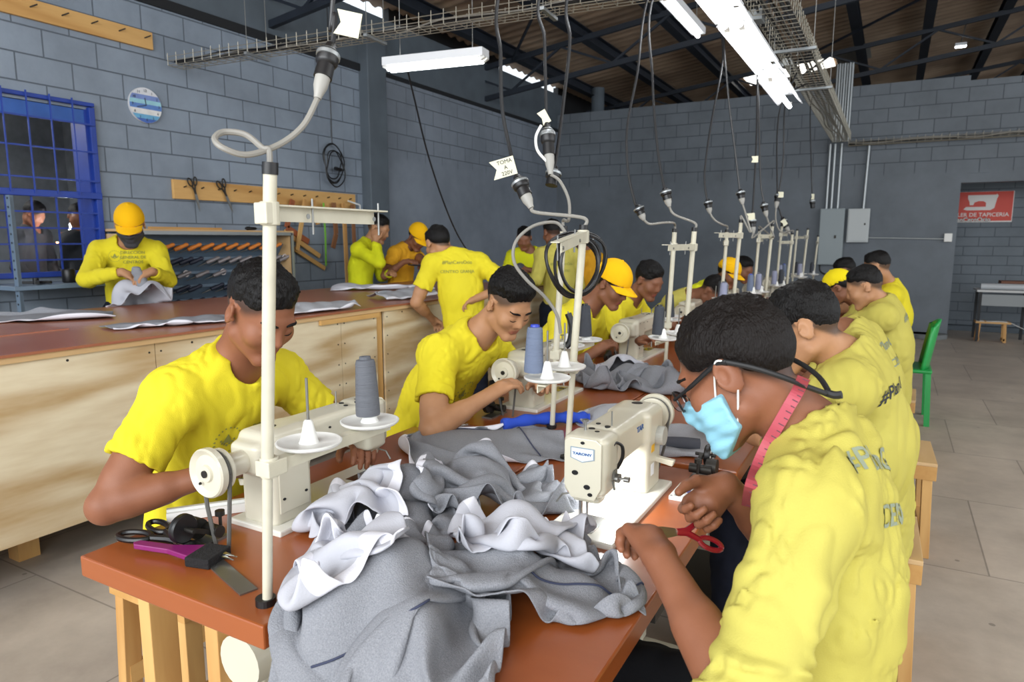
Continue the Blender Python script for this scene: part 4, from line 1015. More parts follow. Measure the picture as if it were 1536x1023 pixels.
# ------------------------------------------------------------------ people
def cloth_mat(name, col, col2=None):
    return mat(name, col, rough=.88, col2=col2, nscale=3.0, bump=.25, bscale=420, spec=.2)
SHIRT_Y = cloth_mat('yellow_jersey', '#dece2a', '#d7c832')
SHIRT_W = cloth_mat('washed_yellow_jersey', '#c2b95e', '#b9ae52')
SHIRT_N = cloth_mat('neon_yellow_jersey', '#d2d41e', '#c8cb22')
SHIRT_O = cloth_mat('orange_yellow_jersey', '#e2a82a', '#d89c26')
CAPY = cloth_mat('yellow_twill', '#f2bb14', '#eab00c')
CAPL = cloth_mat('lemon_twill', '#f0da1c', '#e8d018')
NAVY = cloth_mat('navy_denim', '#1a1e2c', '#141824')
BLACKC = cloth_mat('black_denim', '#15161a', '#101114')
SHOE = mat('black_shoe_leather', '#17171a', rough=.5)
HAIR = mat('black_hair', '#0d0b0b', rough=.5, bump=1., bscale=300, stretch=(1, 1, .3), spec=.22)
HAIRB = mat('brown_black_hair', '#140f0d', rough=.55, bump=1., bscale=300, stretch=(1, 1, .3), spec=.2)
def skin(name, c, c2):
    """skin; the mesh's own attributes say where hair is cropped to the scalp and where the lips are"""
    m = mat(name, c, rough=.52, col2=c2, nscale=14, bump=.12, bscale=500, spec=.35)
    nt = m.node_tree; b = nt.nodes['Principled BSDF']; src = b.inputs['Base Color'].links[0].from_socket
    for at_, col in (('lips', '#8d4c42'), ('cropped', None)):
        n = nt.nodes.new('ShaderNodeAttribute'); n.attribute_name = at_
        x = nt.nodes.new('ShaderNodeMix'); x.data_type = 'RGBA'
        q = lin(col) if col else tuple(.13*v+.006 for v in lin(c))
        x.inputs[7].default_value = (*q, 1); nt.links.new(n.outputs['Fac'], x.inputs[0]); nt.links.new(src, x.inputs[6]); src = x.outputs[2]
    nt.links.new(src, b.inputs['Base Color'])
    return m
SK1 = skin('tan_skin', '#a06c50', '#925f44')
SK2 = skin('light_tan_skin', '#b48663', '#a57755')
SK4 = skin('weathered_brown_skin', '#8c5b42', '#7f4f37')
SK3 = skin('brown_skin', '#875a42', '#7a4f39')
INK = mat('grey_shirt_print', '#8c8d45', rough=.9)
INKB = mat('dark_shirt_print', '#2c3038', rough=.9)
INKG = mat('blue_grey_shirt_print', '#8b9480', rough=.9)

def ik(S, W, l1, l2, hint):
    S, W, hint = np.asarray(S, float), np.asarray(W, float), np.asarray(hint, float)
    d = W-S; D = np.linalg.norm(d); u = d/D
    if D > (l1+l2)*.995: W = S+u*(l1+l2)*.995; D = (l1+l2)*.995
    a = (l1*l1-l2*l2+D*D)/(2*D); hh = math.sqrt(max(0, l1*l1-a*a))
    h = hint-u*(hint@u); h = nrm(h)
    return S+u*a+h*hh, W
def hand_ops(f, W, d, n, t, curl, s, rmin, curls=None, thumb=None):
    W = np.asarray(W, float); d = nrm(d); n = nrm(np.asarray(n, float)-d*(np.asarray(n, float)@d)); t0 = np.cross(d, n)
    if t0@np.asarray(t, float) < 0: t0 = -t0
    t = t0
    f.cap(W, W+d*.05*s, .024*s, .03*s, k=.012)
    for i, (o, L) in enumerate(zip((.030, .010, -.010, -.028), (.072, .08, .075, .058))):
        K = W+d*(.088-.004*abs(i-1.2))*s+t*o*s
        f.cap(W+d*.012*s+t*o*.55*s, K, .0145*s, .0118*s, k=.010)
        c = curls[i] if curls else curl*(.9+.12*i)
        ang = 0.; p = K
        for j, (q, r1, r2) in enumerate(((.46, .0102, .0094), (.30, .0094, .0088), (.24, .0088, .0074))):
            ang += c*(.8, 1.1, .8)[j]
            v = d*math.cos(ang)+n*math.sin(ang)+t*(o*.9 if j == 0 else o*.2)
            e = p+nrm(v)*L*q*s
            f.cap(p, e, max(r1*s, rmin), max(r2*s, rmin), k=.0025); p = e
    b = W+d*.022*s+t*.022*s
    v1 = nrm(d*.62+t*.62+n*.45) if thumb is None else nrm(thumb)
    m = b+v1*.045*s; e = m+nrm(v1*.6+d*.75+n*.25)*.034*s; e2 = e+nrm(v1*.2+d*.9+n*.35)*.026*s
    f.cap(b, m, .0165*s, .0128*s, k=.012); f.cap(m, e, max(.0122*s, rmin), max(.0108*s, rmin), k=.003); f.cap(e, e2, max(.0108*s, rmin), max(.0085*s, rmin), k=.003)
def smooth_interp(y, xs, ys):
    return np.interp(y, xs, ys)

def head_ops(f, H, R, s, open_eyes=False):
    g = lambda *v: H+R@(np.array(v)*s)
    f.ell(g(0, -.012, .034), A(.0765, .098, .088)*s, R, k=.015)
    f.ell(g(0, .030, -.020), A(.064, .070, .078)*s, R, k=.02)
    for q in (-1, 1):
        f.cap(g(q*.053, .005, -.058), g(q*.016, .072, -.098), .021*s, .017*s, k=.022)
        f.ell(g(q*.042, .060, -.020), .026*s, None, k=.018)
    f.cap(g(-.012, .078, -.096), g(.012, .078, -.096), .016*s, k=.015)
    f.cap(g(-.034, .078, .030), g(.034, .078, .030), .0135*s, k=.012)
    for q in (-1, 1):
        f.ell(g(q*.031, .104, .006), A(.018, .016, .013)*s, R, k=.010, sub=True)
        f.ell(g(q*.031, .0785, .004), A(.0155, .0135, .0125)*s, R, k=.003)
    f.cap(g(0, .089, .018), g(0, .1055, -.020), .0072*s, .0105*s, k=.010)
    for q in (-1, 1): f.ell(g(q*.0125, .0965, -.025), .0085*s, None, k=.006)
    f.cap(g(-.014, .0905, -.052), g(.014, .0905, -.052), .0068*s, k=.006)
    f.cap(g(-.011, .0885, -.064), g(.011, .0885, -.064), .0078*s, k=.006)
    f.cap(g(-.021, .098, -.0580), g(.021, .098, -.0580), .0022*s, k=.003, sub=True)
    for q in (-1, 1):
        f.ell(g(q*.081, -.010, .000), A(.0085, .021, .032)*s, R@rot('Z', q*-22)@rot('X', -8), k=.006)
        f.ell(g(q*.091, -.004, .004), A(.0075, .011, .017)*s, R@rot('Z', q*-22), k=.004, sub=True)
        f.ell(g(q*.080, .008, -.006), A(.004, .006, .008)*s, R, k=.004)

PEOPLE = {}
def person(label, P, N, H, look, shirt=None, sk=None, az=None, WL=None, WR=None, hl=None, hr=None, hintL=None, hintR=None, sleeve=(.62, 0), s=1., vox=.009,
           hair='short', cap=None, group=None, legs='sit', up=None, side=None, bulge=.03, trousers=None, curl=.5, curlL=None, curlR=None, pal_L=None, pal_R=None, thL=None, thR=None,
           hem=None, seed=1, amp=.006, thumbL=None, thumbR=None, ground=0., feet=None, fat=1., hair_mat=None, headroll=0., hscale=None, cat='person'):
    sk = sk or SK1; shirt = shirt or SHIRT_Y; hm = hair_mat or HAIR; trousers = trousers or NAVY
    P, N, H, look = [np.asarray(q, float) for q in (P, N, H, look)]
    F = np.array([math.cos(math.radians(az)), math.sin(math.radians(az)), 0.]); Lf = np.array([-F[1], F[0], 0.])
    side = Lf if side is None else nrm(side)
    hs = (hscale or s)*.97
    yl = nrm(look); upv = np.array([0, 0, 1.]) if up is None else nrm(up)
    xr = nrm(np.cross(yl, upv)); zu = np.cross(xr, yl); R = np.stack([xr, yl, zu], 1)
    if headroll: R = R@rot('Y', headroll)
    sp = nrm(N-P); M = (P+N)/2-F*bulge+sp*.02
    C = N-nrm(N-M)*.11*s
    SL = N-nrm(N-M)*.062*s+side*.178*s*fat; SR = N-nrm(N-M)*.062*s-side*.178*s*fat
    arms = []
    for S, W, hint, sg in ((SL, WL, hintL, 1), (SR, WR, hintR, -1)):
        if hint is None: hint = -F*.3+side*sg*.6-np.array([0, 0, .8])
        if W is None: W = S+F*.12+np.array([0, 0, -.50*s])
        E, W = ik(S, W, .295*s, .255*s, hint); arms.append((S, E, W))
    rm = vox*.62
    # body: one surface with head, neck, torso, arms and hands
    f = SDF()
    f.cap(P, M, .122*s*fat, .128*s*fat, ratio=1.4, side=side); f.cap(M, C, .128*s*fat, .125*s*fat, k=.05, ratio=1.4, side=side)
    f.cap(SL-side*.03, SR+side*.03, .05*s, k=.04)
    NB = H+R@np.array([0, -.022, -.045])*hs
    for S, sg in ((SL, 1), (SR, -1)): f.cap(N*.75+NB*.25, S-side*sg*.03+np.array([0, 0, .014]), .042*s, .038*s, k=.05)
    f.cap(N-sp*.02, NB, .060*s, .054*s, k=.03)
    for (S, E, W), sg in zip(arms, (1, -1)):
        f.ell(S, .056*s, k=.03); f.cap(S, E, .053*s, .043*s, k=.02); f.cap(S*.6+E*.4, S*.25+E*.75, .05*s, .045*s, k=.02)
        f.cap(E, W, .042*s, .0275*s, k=.015); f.cap(E*.8+W*.2, E*.5+W*.5, .043*s, .037*s, k=.02)
    head_ops(f, H, R, hs)
    for i, ((S, E, W), d, n, t, c, th) in enumerate(zip(arms, (hl, hr), (pal_L, pal_R), (thL, thR), (curlL, curlR), (thumbL, thumbR))):
        sg = (1, -1)[i]
        d = nrm(W-E) if d is None else nrm(d)
        n = np.array([0, 0, -1.])-side*sg*.3 if n is None else np.asarray(n, float)
        t = (-side*sg*.9+F*.2) if t is None else np.asarray(t, float)
        if isinstance(c, (list, tuple)): hand_ops(f, W, d, n, t, 0, s, rm, list(c), th)
        else: hand_ops(f, W, d, n, t, curl if c is None else c, s, rm, None, th)
    pts = np.array([P, N, H, SL, SR]+[q for a in arms for q in a])
    lo = pts.min(0)-.26*s; hi = pts.max(0)+.26*s; lo[2] = max(lo[2], P[2]-.17)
    V, Fc = mesh_sdf(f, lo, hi, vox); V, Fc = keep_big(V, Fc)
    base = np.array([P[0], P[1], ground])
    q = (V-H)@R/hs
    hl_y = [-.12, -.07, -.03, .0, .03, .055, .08, .11]; hl_z = [-.062, -.052, -.010, .015, .016, .034, .072, .083]
    line = np.interp(q[:, 1], hl_y, hl_z); sst = lambda x: np.clip(x, 0, 1)**2*(3-2*np.clip(x, 0, 1))
    nearhead = np.linalg.norm(q, axis=1) < .17
    ear = (np.abs(q[:, 0]) > .0735) & (q[:, 2] < .036) & (q[:, 1] > -.036) & (q[:, 1] < .03)
    crop = sst((q[:, 2]-line+.008)/(.034 if hair in ('short', 'top') else .02))*nearhead*~ear*(.93 if hair != 'bald' else 0)
    lips = sst((.0260-np.abs(q[:, 0]))/.008)*sst((.0125-np.abs(q[:, 2]+.0585))/.004)*(q[:, 1] > .08)*nearhead*.75
    body = mesh_obj('person', V-base, Fc, sk, None, True, loc=base)
    for nm, val in (('cropped', crop), ('lips', lips)):
        at_ = body.data.attributes.new(nm, 'FLOAT', 'POINT'); at_.data.foreach_set('value', val.astype(np.float32))
    setp(body, label, cat, group)
    K = dict(body=body, H=H, R=R, hs=hs, base=base, arms=arms, N=N, M=M, P=P, F=F, side=side, C=C)
    # shirt: hangs over torso and upper arms, open at neck, cuffs and hem
    up_ = sp if legs == 'sit' else np.array([0, 0, 1.])
    g = SDF(); ho = hem if hem is not None else -.10
    Pb = P+up_*ho
    g.cap(Pb-up_*.12, M, .153*s*fat, .150*s*fat, ratio=1.32, side=side); g.cap(M, C, .150*s*fat, .146*s*fat, k=.06, ratio=1.32, side=side)
    g.cap(SL-side*.02, SR+side*.02, .072*s, k=.06)
    for S, sg in ((SL, 1), (SR, -1)): g.cap(N*.82+NB*.18, S-side*sg*.02+np.array([0, 0, .012]), .058*s, .054*s, k=.06)
    ends = []
    for (S, E, W) in arms:
        g.ell(S, .063*s, k=.04)
        T = S+(E-S)*min(1, sleeve[0])
        if sleeve[1] > 0:
            g.cap(S, E, .068*s, .056*s, k=.03); T2 = E+(W-E)*sleeve[1]
            g.cap(E, T2, .056*s, .041*s, k=.012, flat=True); ends.append((T2, nrm(W-E), .034*s if sleeve[1] > .6 else .041*s))
        else:
            g.cap(S, T, .065*s, (.069 if sleeve[0] < .9 else .064)*s, k=.03, flat=True); ends.append((T, nrm(E-S), (.0585 if sleeve[0] < .9 else .0545)*s))
    w1 = waves(seed, 7, .17*s, (1, 1, .5)); w2 = waves(seed+31, 9, .115*s, (1, 1, .35)); w3 = waves(seed+57, 8, .05*s, (1, 1, .7)); hz = Pb[2]
    def wr(Q, d):
        a = np.abs(d) < .06
        if a.any():
            z = Q[a]; m = w1(z); z2 = z+.03*np.stack([m, -m, .5*m], 1); n2 = w2(z2); n3 = w3(z2)
            d = d.copy(); e = amp*(.5*m-1.5*np.abs(n2)**.75*(.3+.7*np.clip(m+.4, 0, 1))-.5*np.abs(n3)*np.clip(.3-m, 0, 1)+.75)
            for (S, E, W), (T, dr, r_) in zip(arms, ends):
                tt = (z-T)@A(dr); rad = np.linalg.norm(z-T-tt[:, None]*A(dr), axis=1)
                on = np.exp(-((tt+.05)/.05)**2)*(rad < .11*s)
                e = e+on*amp*.55*np.sin(tt/(.0062 if sleeve[0] > .9 and sleeve[1] == 0 else .011)+2.2*n2+1.5*m)*(1.3 if sleeve[0] > .9 else .5)
            d[a] += np.minimum(e, .0045)-.002
        return d
    g.fn(wr)
    g.half(Pb, -up_)
    for T, d, r in ends: g.cap(T-d*.028, T+d*.08, r-.006*s, r, sub=True, k=.003)
    nu = nrm(NB-N); pn = nu-side*(nu@side); pn = nrm(nrm(N-M)+.6*nrm(pn))
    g.cap(N-pn*.02+F*.012, N+pn*.05+F*.012, .059*s, .066*s, sub=True, k=.006); g.cap(N*.5+NB*.5, NB+nu*.03, .060*s, .060*s, sub=True, k=.006)
    g.ell(N+F*.055*s+nu*.012, A(.066, .05, .05)*s, np.stack([np.cross(F, [0, 0, 1]), F, [0, 0, 1]], 1), k=.01, sub=True)
    g.half(N+pn*.064*s, pn, k=.004)
    lo2 = lo.copy(); lo2[2] = min(lo[2], Pb[2]-.02)
    V2, F2 = mesh_sdf(g, lo2, hi, vox*1.05); V2, F2 = keep_big(V2, F2, 300)
    K['shirt'] = mesh_obj('shirt', V2-base, F2, shirt, body, True)
    K['shirt_V'] = V2; K['shirt_F'] = F2
    # hair and cap
    if hair not in ('bald',):
        hh = SDF(); thick = {'short': .017, 'crop': .010, 'full': .019, 'top': .028}[hair]
        gg = lambda *v: H+R@(np.array(v)*hs)
        hh.ell(gg(0, -.0115, .035), (A(.0765, .098, .088)-A(.001, .001, .001))*hs, R)
        wn = waves(seed+7, 14, .013*hs); wn2 = waves(seed+8, 8, .06*hs)
        zoff = {'short': .028, 'crop': .004, 'full': .006, 'top': .040}[hair]
        def hf(Q, d):
            q = (Q-H)@R/hs
            ln = np.interp(q[:, 1], hl_y, hl_z)+np.where(q[:, 1] < .085, zoff*np.clip((.085-q[:, 1])/.05, 0, 1), 0)
            e = (ln-q[:, 2])*hs*.75; gr = np.clip((q[:, 2]-ln)/(.05 if hair == 'crop' else .07), 0, 1); gr = gr*(2-gr)
            d = d-hs*thick*gr*(.7+.3*np.clip(q[:, 2]/.115, 0, 1) if hair == 'crop' else .14+.86*np.clip(q[:, 2]/.115, 0, 1)**1.5)
            d = d+.0022*hs*wn(Q*np.array([1, 1, .6]))*np.clip((q[:, 2]-.01)/.08, .15, 1)+.0025*hs*wn2(Q)*np.clip(q[:, 2]/.08, 0, 1)
            return smax(d, e, .006*hs)
        hh.fn(hf)
        if cap is not None: hh.fn(lambda Q, d: np.maximum(d, (((Q-H)@R/hs)[:, 2]-.046)*hs))
        V3, F3 = mesh_sdf(hh, H-.17*hs, H+.17*hs, max(.0042, vox*.75)); V3, F3 = keep_big(V3, F3, 40)
        if len(V3): mesh_obj('hair', V3-base, F3, hm, body, True)
    if cap is not None: make_cap(K, cap, seed, vox)
    face_lines(K, vox, hm)
    if legs: make_legs(K, legs, trousers, s, fat, max(vox*1.3, .010), feet, seed)
    return K
def make_cap(K, m, seed, vox):
    H, R, hs, base = K['H'], K['R'], K['hs'], K['base']
    gg = lambda *v: H+R@(np.array(v)*hs)
    c = SDF(); c.ell(gg(0, -.012, .040), A(.088, .110, .105)*hs, R)
    c.fn(lambda Q, d: smax(d, (.030-.10*((Q-H)@R/hs)[:, 1]*-1-((Q-H)@R/hs)[:, 2])*hs*.98, .004))
    c.ell(gg(0, -.012, .03), A(.081, .103, .096)*hs, R, sub=True)
    c.ell(gg(0, -.012, .146), A(.009, .009, .006)*hs, R, k=.003)
    V, F = mesh_sdf(c, H-.18*hs, H+.18*hs, max(.0045, vox*.7)); V, F = keep_big(V, F, 40)
    o = mesh_obj('cap', V-base, F, m, K['body'], True)
    nu, nv = 15, 7; top = []; bot = []
    for j in range(nv):
        v = j/(nv-1)
        for i in range(nu):
            u = -1+2*i/(nu-1); x = .077*u*(1-.06*v)
            y = -.012+.106*math.sqrt(max(0, 1-(x/.086)**2))*.97+v*.072*(1-.45*u*u)
            z = .043-.020*u*u*(1-.1*v)-.016*v
            top.append(gg(x, y, z+.002)); bot.append(gg(x, y, z-.0015))
    V = top+bot; n = nu*nv; F = []
    for j in range(nv-1):
        for i in range(nu-1):
            a = j*nu+i; F.append((a, a+1, a+nu+1, a+nu)); F.append((n+a, n+a+nu, n+a+nu+1, n+a+1))
    rim = [j*nu for j in range(nv)]+[(nv-1)*nu+i for i in range(1, nu)]+[j*nu+nu-1 for j in range(nv-2, -1, -1)]
    for a, b in zip(rim, rim[1:]): F.append((a, b, n+b, n+a))
    mesh_obj('cap_brim', np.array(V)-base, F, m, o, True)
def face_lines(K, vox, hm):
    if vox > .0075: return
    H, R, hs, base = K['H'], K['R'], K['hs'], K['base']
    me = K['body'].data
    bvh = BVHTree.FromPolygons([tuple(v.co) for v in me.vertices], [tuple(p.vertices) for p in me.polygons])
    def proj(x, z, lift):
        o = H+R@(np.array([x, .2, z])*hs)-base; d = -R[:, 1]
        r = bvh.ray_cast(Vector(o), Vector(d), .3)
        return (np.array(r[0])-d*lift) if r[0] is not None else None
    for q in (-1, 1):
        b = MB(); pts = [proj(q*(.013+.036*t), .0285+.0045*math.sin(t*2.5), .0005) for t in np.linspace(0, 1, 9)]
        pts = [p for p in pts if p is not None]
        if len(pts) > 3: b.tube(pts, [.0022+.0022*math.sin(PI*(i+.8)/len(pts)) for i in range(len(pts))], 6); b.build('eyebrow', hm, K['body'], True)
        e = MB(); pts = [proj(q*(.018+.027*t), -.0015-.004*math.sin(PI*t), .0004) for t in np.linspace(0, 1, 9)]
        pts = [p for p in pts if p is not None]
        if len(pts) > 3: e.tube(pts, [.0006+.0011*math.sin(PI*(i+.5)/len(pts)) for i in range(len(pts))], 6); e.build('eyelash', hm, K['body'], True)
def make_legs(K, legs, m, s, fat, vox, feet, seed):
    P, F, side, base = K['P'], K['F'], K['side'], K['base']
    t = SDF(); t.cap(P+side*.06+F*.02, P-side*.06+F*.02, .098*s*fat); sh = []
    for sg in (1, -1):
        hip = P+side*sg*.085*s-np.array([0, 0, .02])
        if legs == 'sit':
            kn = hip+F*.40*s+side*sg*.07+np.array([0, 0, .0]); kn[2] = .50*s; an = np.array([*(kn[:2]-F[:2]*.02), .09+base[2]])
        else:
            lean = F*.02; an = np.array([*(hip[:2]-F[:2]*.03+side[:2]*sg*.03), .09+base[2]]); kn = (hip+an)/2+F*.03
        t.cap(hip+F*.03, kn, .083*s, .062*s, k=.03); t.cap(kn, an, .062*s, .052*s, k=.015)
        sh.append(an)
    w2 = waves(seed+3, 9, .09)
    t.fn(lambda Q, d: d-.004*np.abs(w2(Q)))
    for an in sh: t.half(an-np.array([0, 0, .03]), (0, 0, -1))
    pts = np.array(sh+[P, P+F*.45*s]); lo = pts.min(0)-.17; hi = pts.max(0)+.17; hi[2] = P[2]+.15; lo[2] = base[2]
    V, Fc = mesh_sdf(t, lo, hi, vox); mesh_obj('trousers', V-base, Fc, m, K['body'], True)
    for an in sh:
        b = SDF(); a0 = np.array([an[0], an[1], base[2]+.048]); b.cap(a0-F*.03, a0+F*.05, .044, .046); b.cap(a0, a0+F*.15-np.array([0, 0, .012]), .044, .034, k=.02); b.cap(a0, a0+np.array([0, 0, .05]), .042, .042, k=.02)
        b.half((0, 0, base[2]+.002), (0, 0, -1))
        V, Fc = mesh_sdf(b, a0-.25, a0+.25, .011); mesh_obj('shoe', V-base, Fc, SHOE, K['body'], True)
def shirt_text(K, lines, o, u, v, m, name='shirt_print', lift=.0025, depth=.25):
    """lettering wrapped onto the shirt: o centre, u reading direction, v up; lines of (text, size, drop)"""
    u = nrm(u); v = nrm(np.asarray(v, float)-u*(np.asarray(v, float)@u)); n = np.cross(u, v); base = K['base']
    bvh = BVHTree.FromPolygons(K['shirt_V'].tolist(), K['shirt_F'].tolist())
    out = None
    def put(x, y):
        s0 = np.asarray(o, float)+u*x+v*y+n*depth
        r = bvh.ray_cast(Vector(s0), Vector(-n), depth*2.5)
        return None if r[0] is None else np.array(r[0])+np.array(r[1])*lift*(1 if r[1].dot(Vector(n)) > 0 else -1)
    for body, size, drop in lines:
        VV = []; FF = []
        if callable(body): V, F = body(size)
        else: V, F = grid_text(body, size)
        W = [put(a, b-drop) for a, b in V]; k = len(VV); mp = {}
        for i, p in enumerate(W):
            if p is not None: mp[i] = len(VV); VV.append(p-base)
        for f in F:
            if all(i in mp for i in f): FF.append(tuple(mp[i] for i in f))
        if FF: out = mesh_obj(name, VV, FF, m, K['body'])
    return out
def shirt_point(K, px, py):
    """where the sight line of a pixel meets the shirt, and the cloth's normal there"""
    bvh = BVHTree.FromPolygons(K['shirt_V'].tolist(), K['shirt_F'].tolist()); c = Vector((0, 0, CAM_H))
    r = bvh.ray_cast(c, (Vector(at(px, py, 1.))-c).normalized()); return np.array(r[0]), np.array(r[1])
def grid_text(body, size):
    """lettering cut into small triangles so that it can follow a curved surface"""
    V, F = text_mesh(body, size, 0., bold=size*.012)
    import bmesh
    me = bpy.data.meshes.new('lettering'); me.from_pydata(V, [], F)
    bm = bmesh.new(); bm.from_mesh(me); bmesh.ops.triangulate(bm, faces=bm.faces[:])
    for _ in range(3):
        es = [e for e in bm.edges if e.calc_length() > size*.22]
        if not es: break
        bmesh.ops.subdivide_edges(bm, edges=es, cuts=1); bmesh.ops.triangulate(bm, faces=[f for f in bm.faces if len(f.verts) > 3])
    bm.verts.ensure_lookup_table(); bm.verts.index_update()
    V = [(v.co.x, v.co.y) for v in bm.verts]; F = [tuple(v.index for v in f.verts) for f in bm.faces]
    bm.free(); bpy.data.meshes.remove(me); return V, F
def seal(size):
    """ring of small dots round a triangle emblem"""
    V = []; F = []
    def disc(x, y, r, n=8):
        k = len(V); V.extend([(x+r*math.cos(2*PI*i/n), y+r*math.sin(2*PI*i/n)) for i in range(n)]); F.append(tuple(range(k, k+n)))
    for i in range(20): disc(size*math.cos(i*2*PI/20), size*math.sin(i*2*PI/20), size*.07)
    for i in range(-2, 3): disc(i*size*.22, -size*.42+abs(i)*size*.12, size*.1)
    k = len(V); V.extend([(-.4*size, -.2*size), (.4*size, -.2*size), (0, .5*size)]); F.append((k, k+1, k+2))
    disc(-.55*size, 0, size*.09); disc(.55*size, 0, size*.09)
    return V, F
# ------------------------------------------------------------------ the crew
V3 = lambda p, dx=0, dy=0, dz=0: (p[0]+dx, p[1]+dy, p[2]+dz)
# counter-side row, facing the machines
K = person('bare-armed young man with short black hair sewing at the nearest table end', (-1.80, 1.27, .57), (-1.58, 1.262, 1.10), (-1.435, 1.235, 1.262), (.80, -.10, -.58), SHIRT_Y, SK4, az=2,
           WL=(-1.36, 1.50, .86), WR=(-1.44, 1.08, .875), hintL=(-.2, .7, -.5), hintR=(-.35, -.75, -.55), sleeve=(.60, 0), vox=.0044, hair='short', seed=3, amp=.006, hscale=1.03, hem=-.12)
shirt_text(K, [(lambda s: seal(s), .034, 0)], (-1.45, 1.20, .93), (0.1, 1, 0), (-.2, 0, 1), INK)
shirt_text(K, [('DIRECCION', .022, -.012), ('GENERAL', .022, .018)], (-1.45, 1.33, .935), (0.1, 1, 0), (-.2, 0, 1), INK)
K = person('young man with faded sides and spiky black hair bending over his machine', (-1.78, 2.34, .57), (-1.42, 2.25, 1.065), (-1.262, 2.25, 1.205), (.72, -.30, -.55), SHIRT_Y, SK2, az=-2,
           WL=at(812, 575, 2.72), WR=at(735, 592, 2.52), hintL=(-.2, .7, -.5), hintR=(-.5, -.7, -.3), sleeve=(.60, 0), vox=.0052, hair='top', seed=11, amp=.006, hem=-.14)
shirt_text(K, [(lambda s: seal(s), .034, 0)], (-1.32, 2.22, .90), (.15, 1, 0), (-.4, 0, 1), INK)
K = person('heavier man in yellow baseball cap sewing behind the spiky-haired man', (-1.76, 3.48, .57), (-1.45, 3.43, 1.07), (-1.285, 3.415, 1.215), (.82, -.16, -.50), SHIRT_Y, SK3, az=0,
           WL=(-1.25, 3.75, .87), WR=(-1.33, 3.3, .87), sleeve=(.62, 0), vox=.007, hair='crop', cap=CAPY, seed=21, fat=1.06)
K = person('smiling thin-faced man in yellow next to the capped man, looking down', (-1.80, 4.50, .57), (-1.53, 4.38, 1.04), (-1.38, 4.33, 1.185), (.80, -.30, -.42), SHIRT_Y, SK3, az=-5,
           WL=(-1.2, 4.5, .90), WR=(-1.28, 4.2, .88), sleeve=(.62, 0), vox=.008, hair='full', seed=33)
K = person('man with cropped hair bowed very low over his machine', (-1.78, 5.62, .57), (-1.40, 5.36, 1.00), (-1.19, 5.31, 1.06), (.62, -.1, -.78), SHIRT_W, SK3, az=-8,
           WL=(-1.15, 5.6, .86), WR=(-1.2, 5.3, .86), sleeve=(.62, 0), vox=.010, hair='short', seed=41)
K = person('man in orange-yellow cap far along the counter-side row', (-1.78, 6.2, .57), (-1.40, 6.08, 1.03), (-1.215, 6.02, 1.165), (.80, -.25, -.45), SHIRT_N, SK3, az=-5,
           WL=(-1.15, 6.3, .86), WR=(-1.2, 6.0, .86), sleeve=(.62, 0), vox=.011, hair='crop', cap=CAPY, seed=43)
K = person('dark-haired man behind the orange-yellow cap, mostly hidden by poles', (-1.76, 7.0, .57), (-1.42, 6.9, 1.03), (-1.25, 6.85, 1.165), (.8, -.35, -.4), SHIRT_Y, SK3, az=-5,
           WL=(-1.15, 7.1, .86), WR=(-1.2, 6.8, .86), vox=.012, hair='short', seed=44)

# stool-side row
hdR = nrm((-.75, .05, -.22))
KR = person('man in light blue face mask and glasses cutting thread with red-handled scissors', (-.075, 1.19, .56), (-.085, 1.262, 1.105), (-.218, 1.205, 1.225), (-.82, .10, -.56), SHIRT_W, SK4, az=178,
           WL=at(990, 838, 1.14), WR=at(1088, 728, 1.385), hl=(-.62, .75, .16), hr=tuple(np.array(at(1026, 790, 1.345))-np.array(at(1088, 728, 1.385))), hintL=(.35, -.75, -.75), hintR=(.5, .6, -.6), sleeve=(.97, 0), vox=.0044, hair='crop', seed=51, amp=.011, hem=-.10, fat=.97, bulge=.02,
           pal_L=(-.35, .1, -.75), thL=(-.1, .75, -.45), curlL=[.85, .95, 1.0, 1.05], pal_R=(-.25, -.85, -.35), thR=(-.25, -.1, .95), curlR=[.75, .95, 1.05, 1.1], trousers=BLACKC, hscale=1.03, hair_mat=HAIRB)
hem_d = nrm((.98, -.1, .25))
h_, n_ = shirt_point(KR, 1290, 690); n_ = nrm(n_+np.array((.5, .1, 0))); u_ = nrm(np.cross((0, 0, 1), n_)); v_ = np.cross(n_, u_)
shirt_text(KR, [('#PlanCeroOcio', .052, 0), ('CENTRO', .046, .085)], h_+u_*.13, u_, v_, INKG)
K = person('man with glossy black hair and black hashtag print on his back', (-.01, 2.40, .56), (-.085, 2.185, 1.105), (-.205, 2.11, 1.20), (-.84, -.02, -.42), SHIRT_W, SK2, az=176,
           WL=(-.48, 2.3, .86), WR=(-.46, 2.65, .86), sleeve=(.62, 0), vox=.0058, hair='full', seed=61, amp=.007, hem=-.11)
shirt_text(K, [('#PlanCeroOcio', .050, 0)], (.0, 2.24, 1.03), (-.15, 1, 0), (-.35, 0, 1), INKB)
K = person('man leaning far forward, only his neck and printed back showing', (-.01, 3.58, .57), (-.12, 3.38, 1.045), (-.31, 3.27, 1.09), (-.70, .05, -.70), SHIRT_W, SK3, az=178,
           WL=(-.5, 3.4, .86), WR=(-.48, 3.7, .86), sleeve=(.62, 0), vox=.008, hair='short', seed=63)
shirt_text(K, [('#PlanCeroOcio', .06, -.03), ('CENTRO', .05, .06)], (.0, 3.45, .97), (-.12, 1, 0), (-.35, 0, 1), INKG)
K = person('man with close-cropped hair sitting beyond the man whose head is hidden', (.03, 4.66, .57), (-.03, 4.52, 1.075), (-.125, 4.46, 1.175), (-.84, -.05, -.40), SHIRT_W, SK2, az=178,
           WL=(-.48, 4.7, .86), WR=(-.46, 5.0, .86), sleeve=(.62, 0), vox=.009, hair='short', seed=65)
shirt_text(K, [('#PlanCeroOcio', .06, -.03), ('CENTRO', .05, .06)], (.05, 4.66, .97), (-.12, 1, 0), (-.3, 0, 1), INKG)
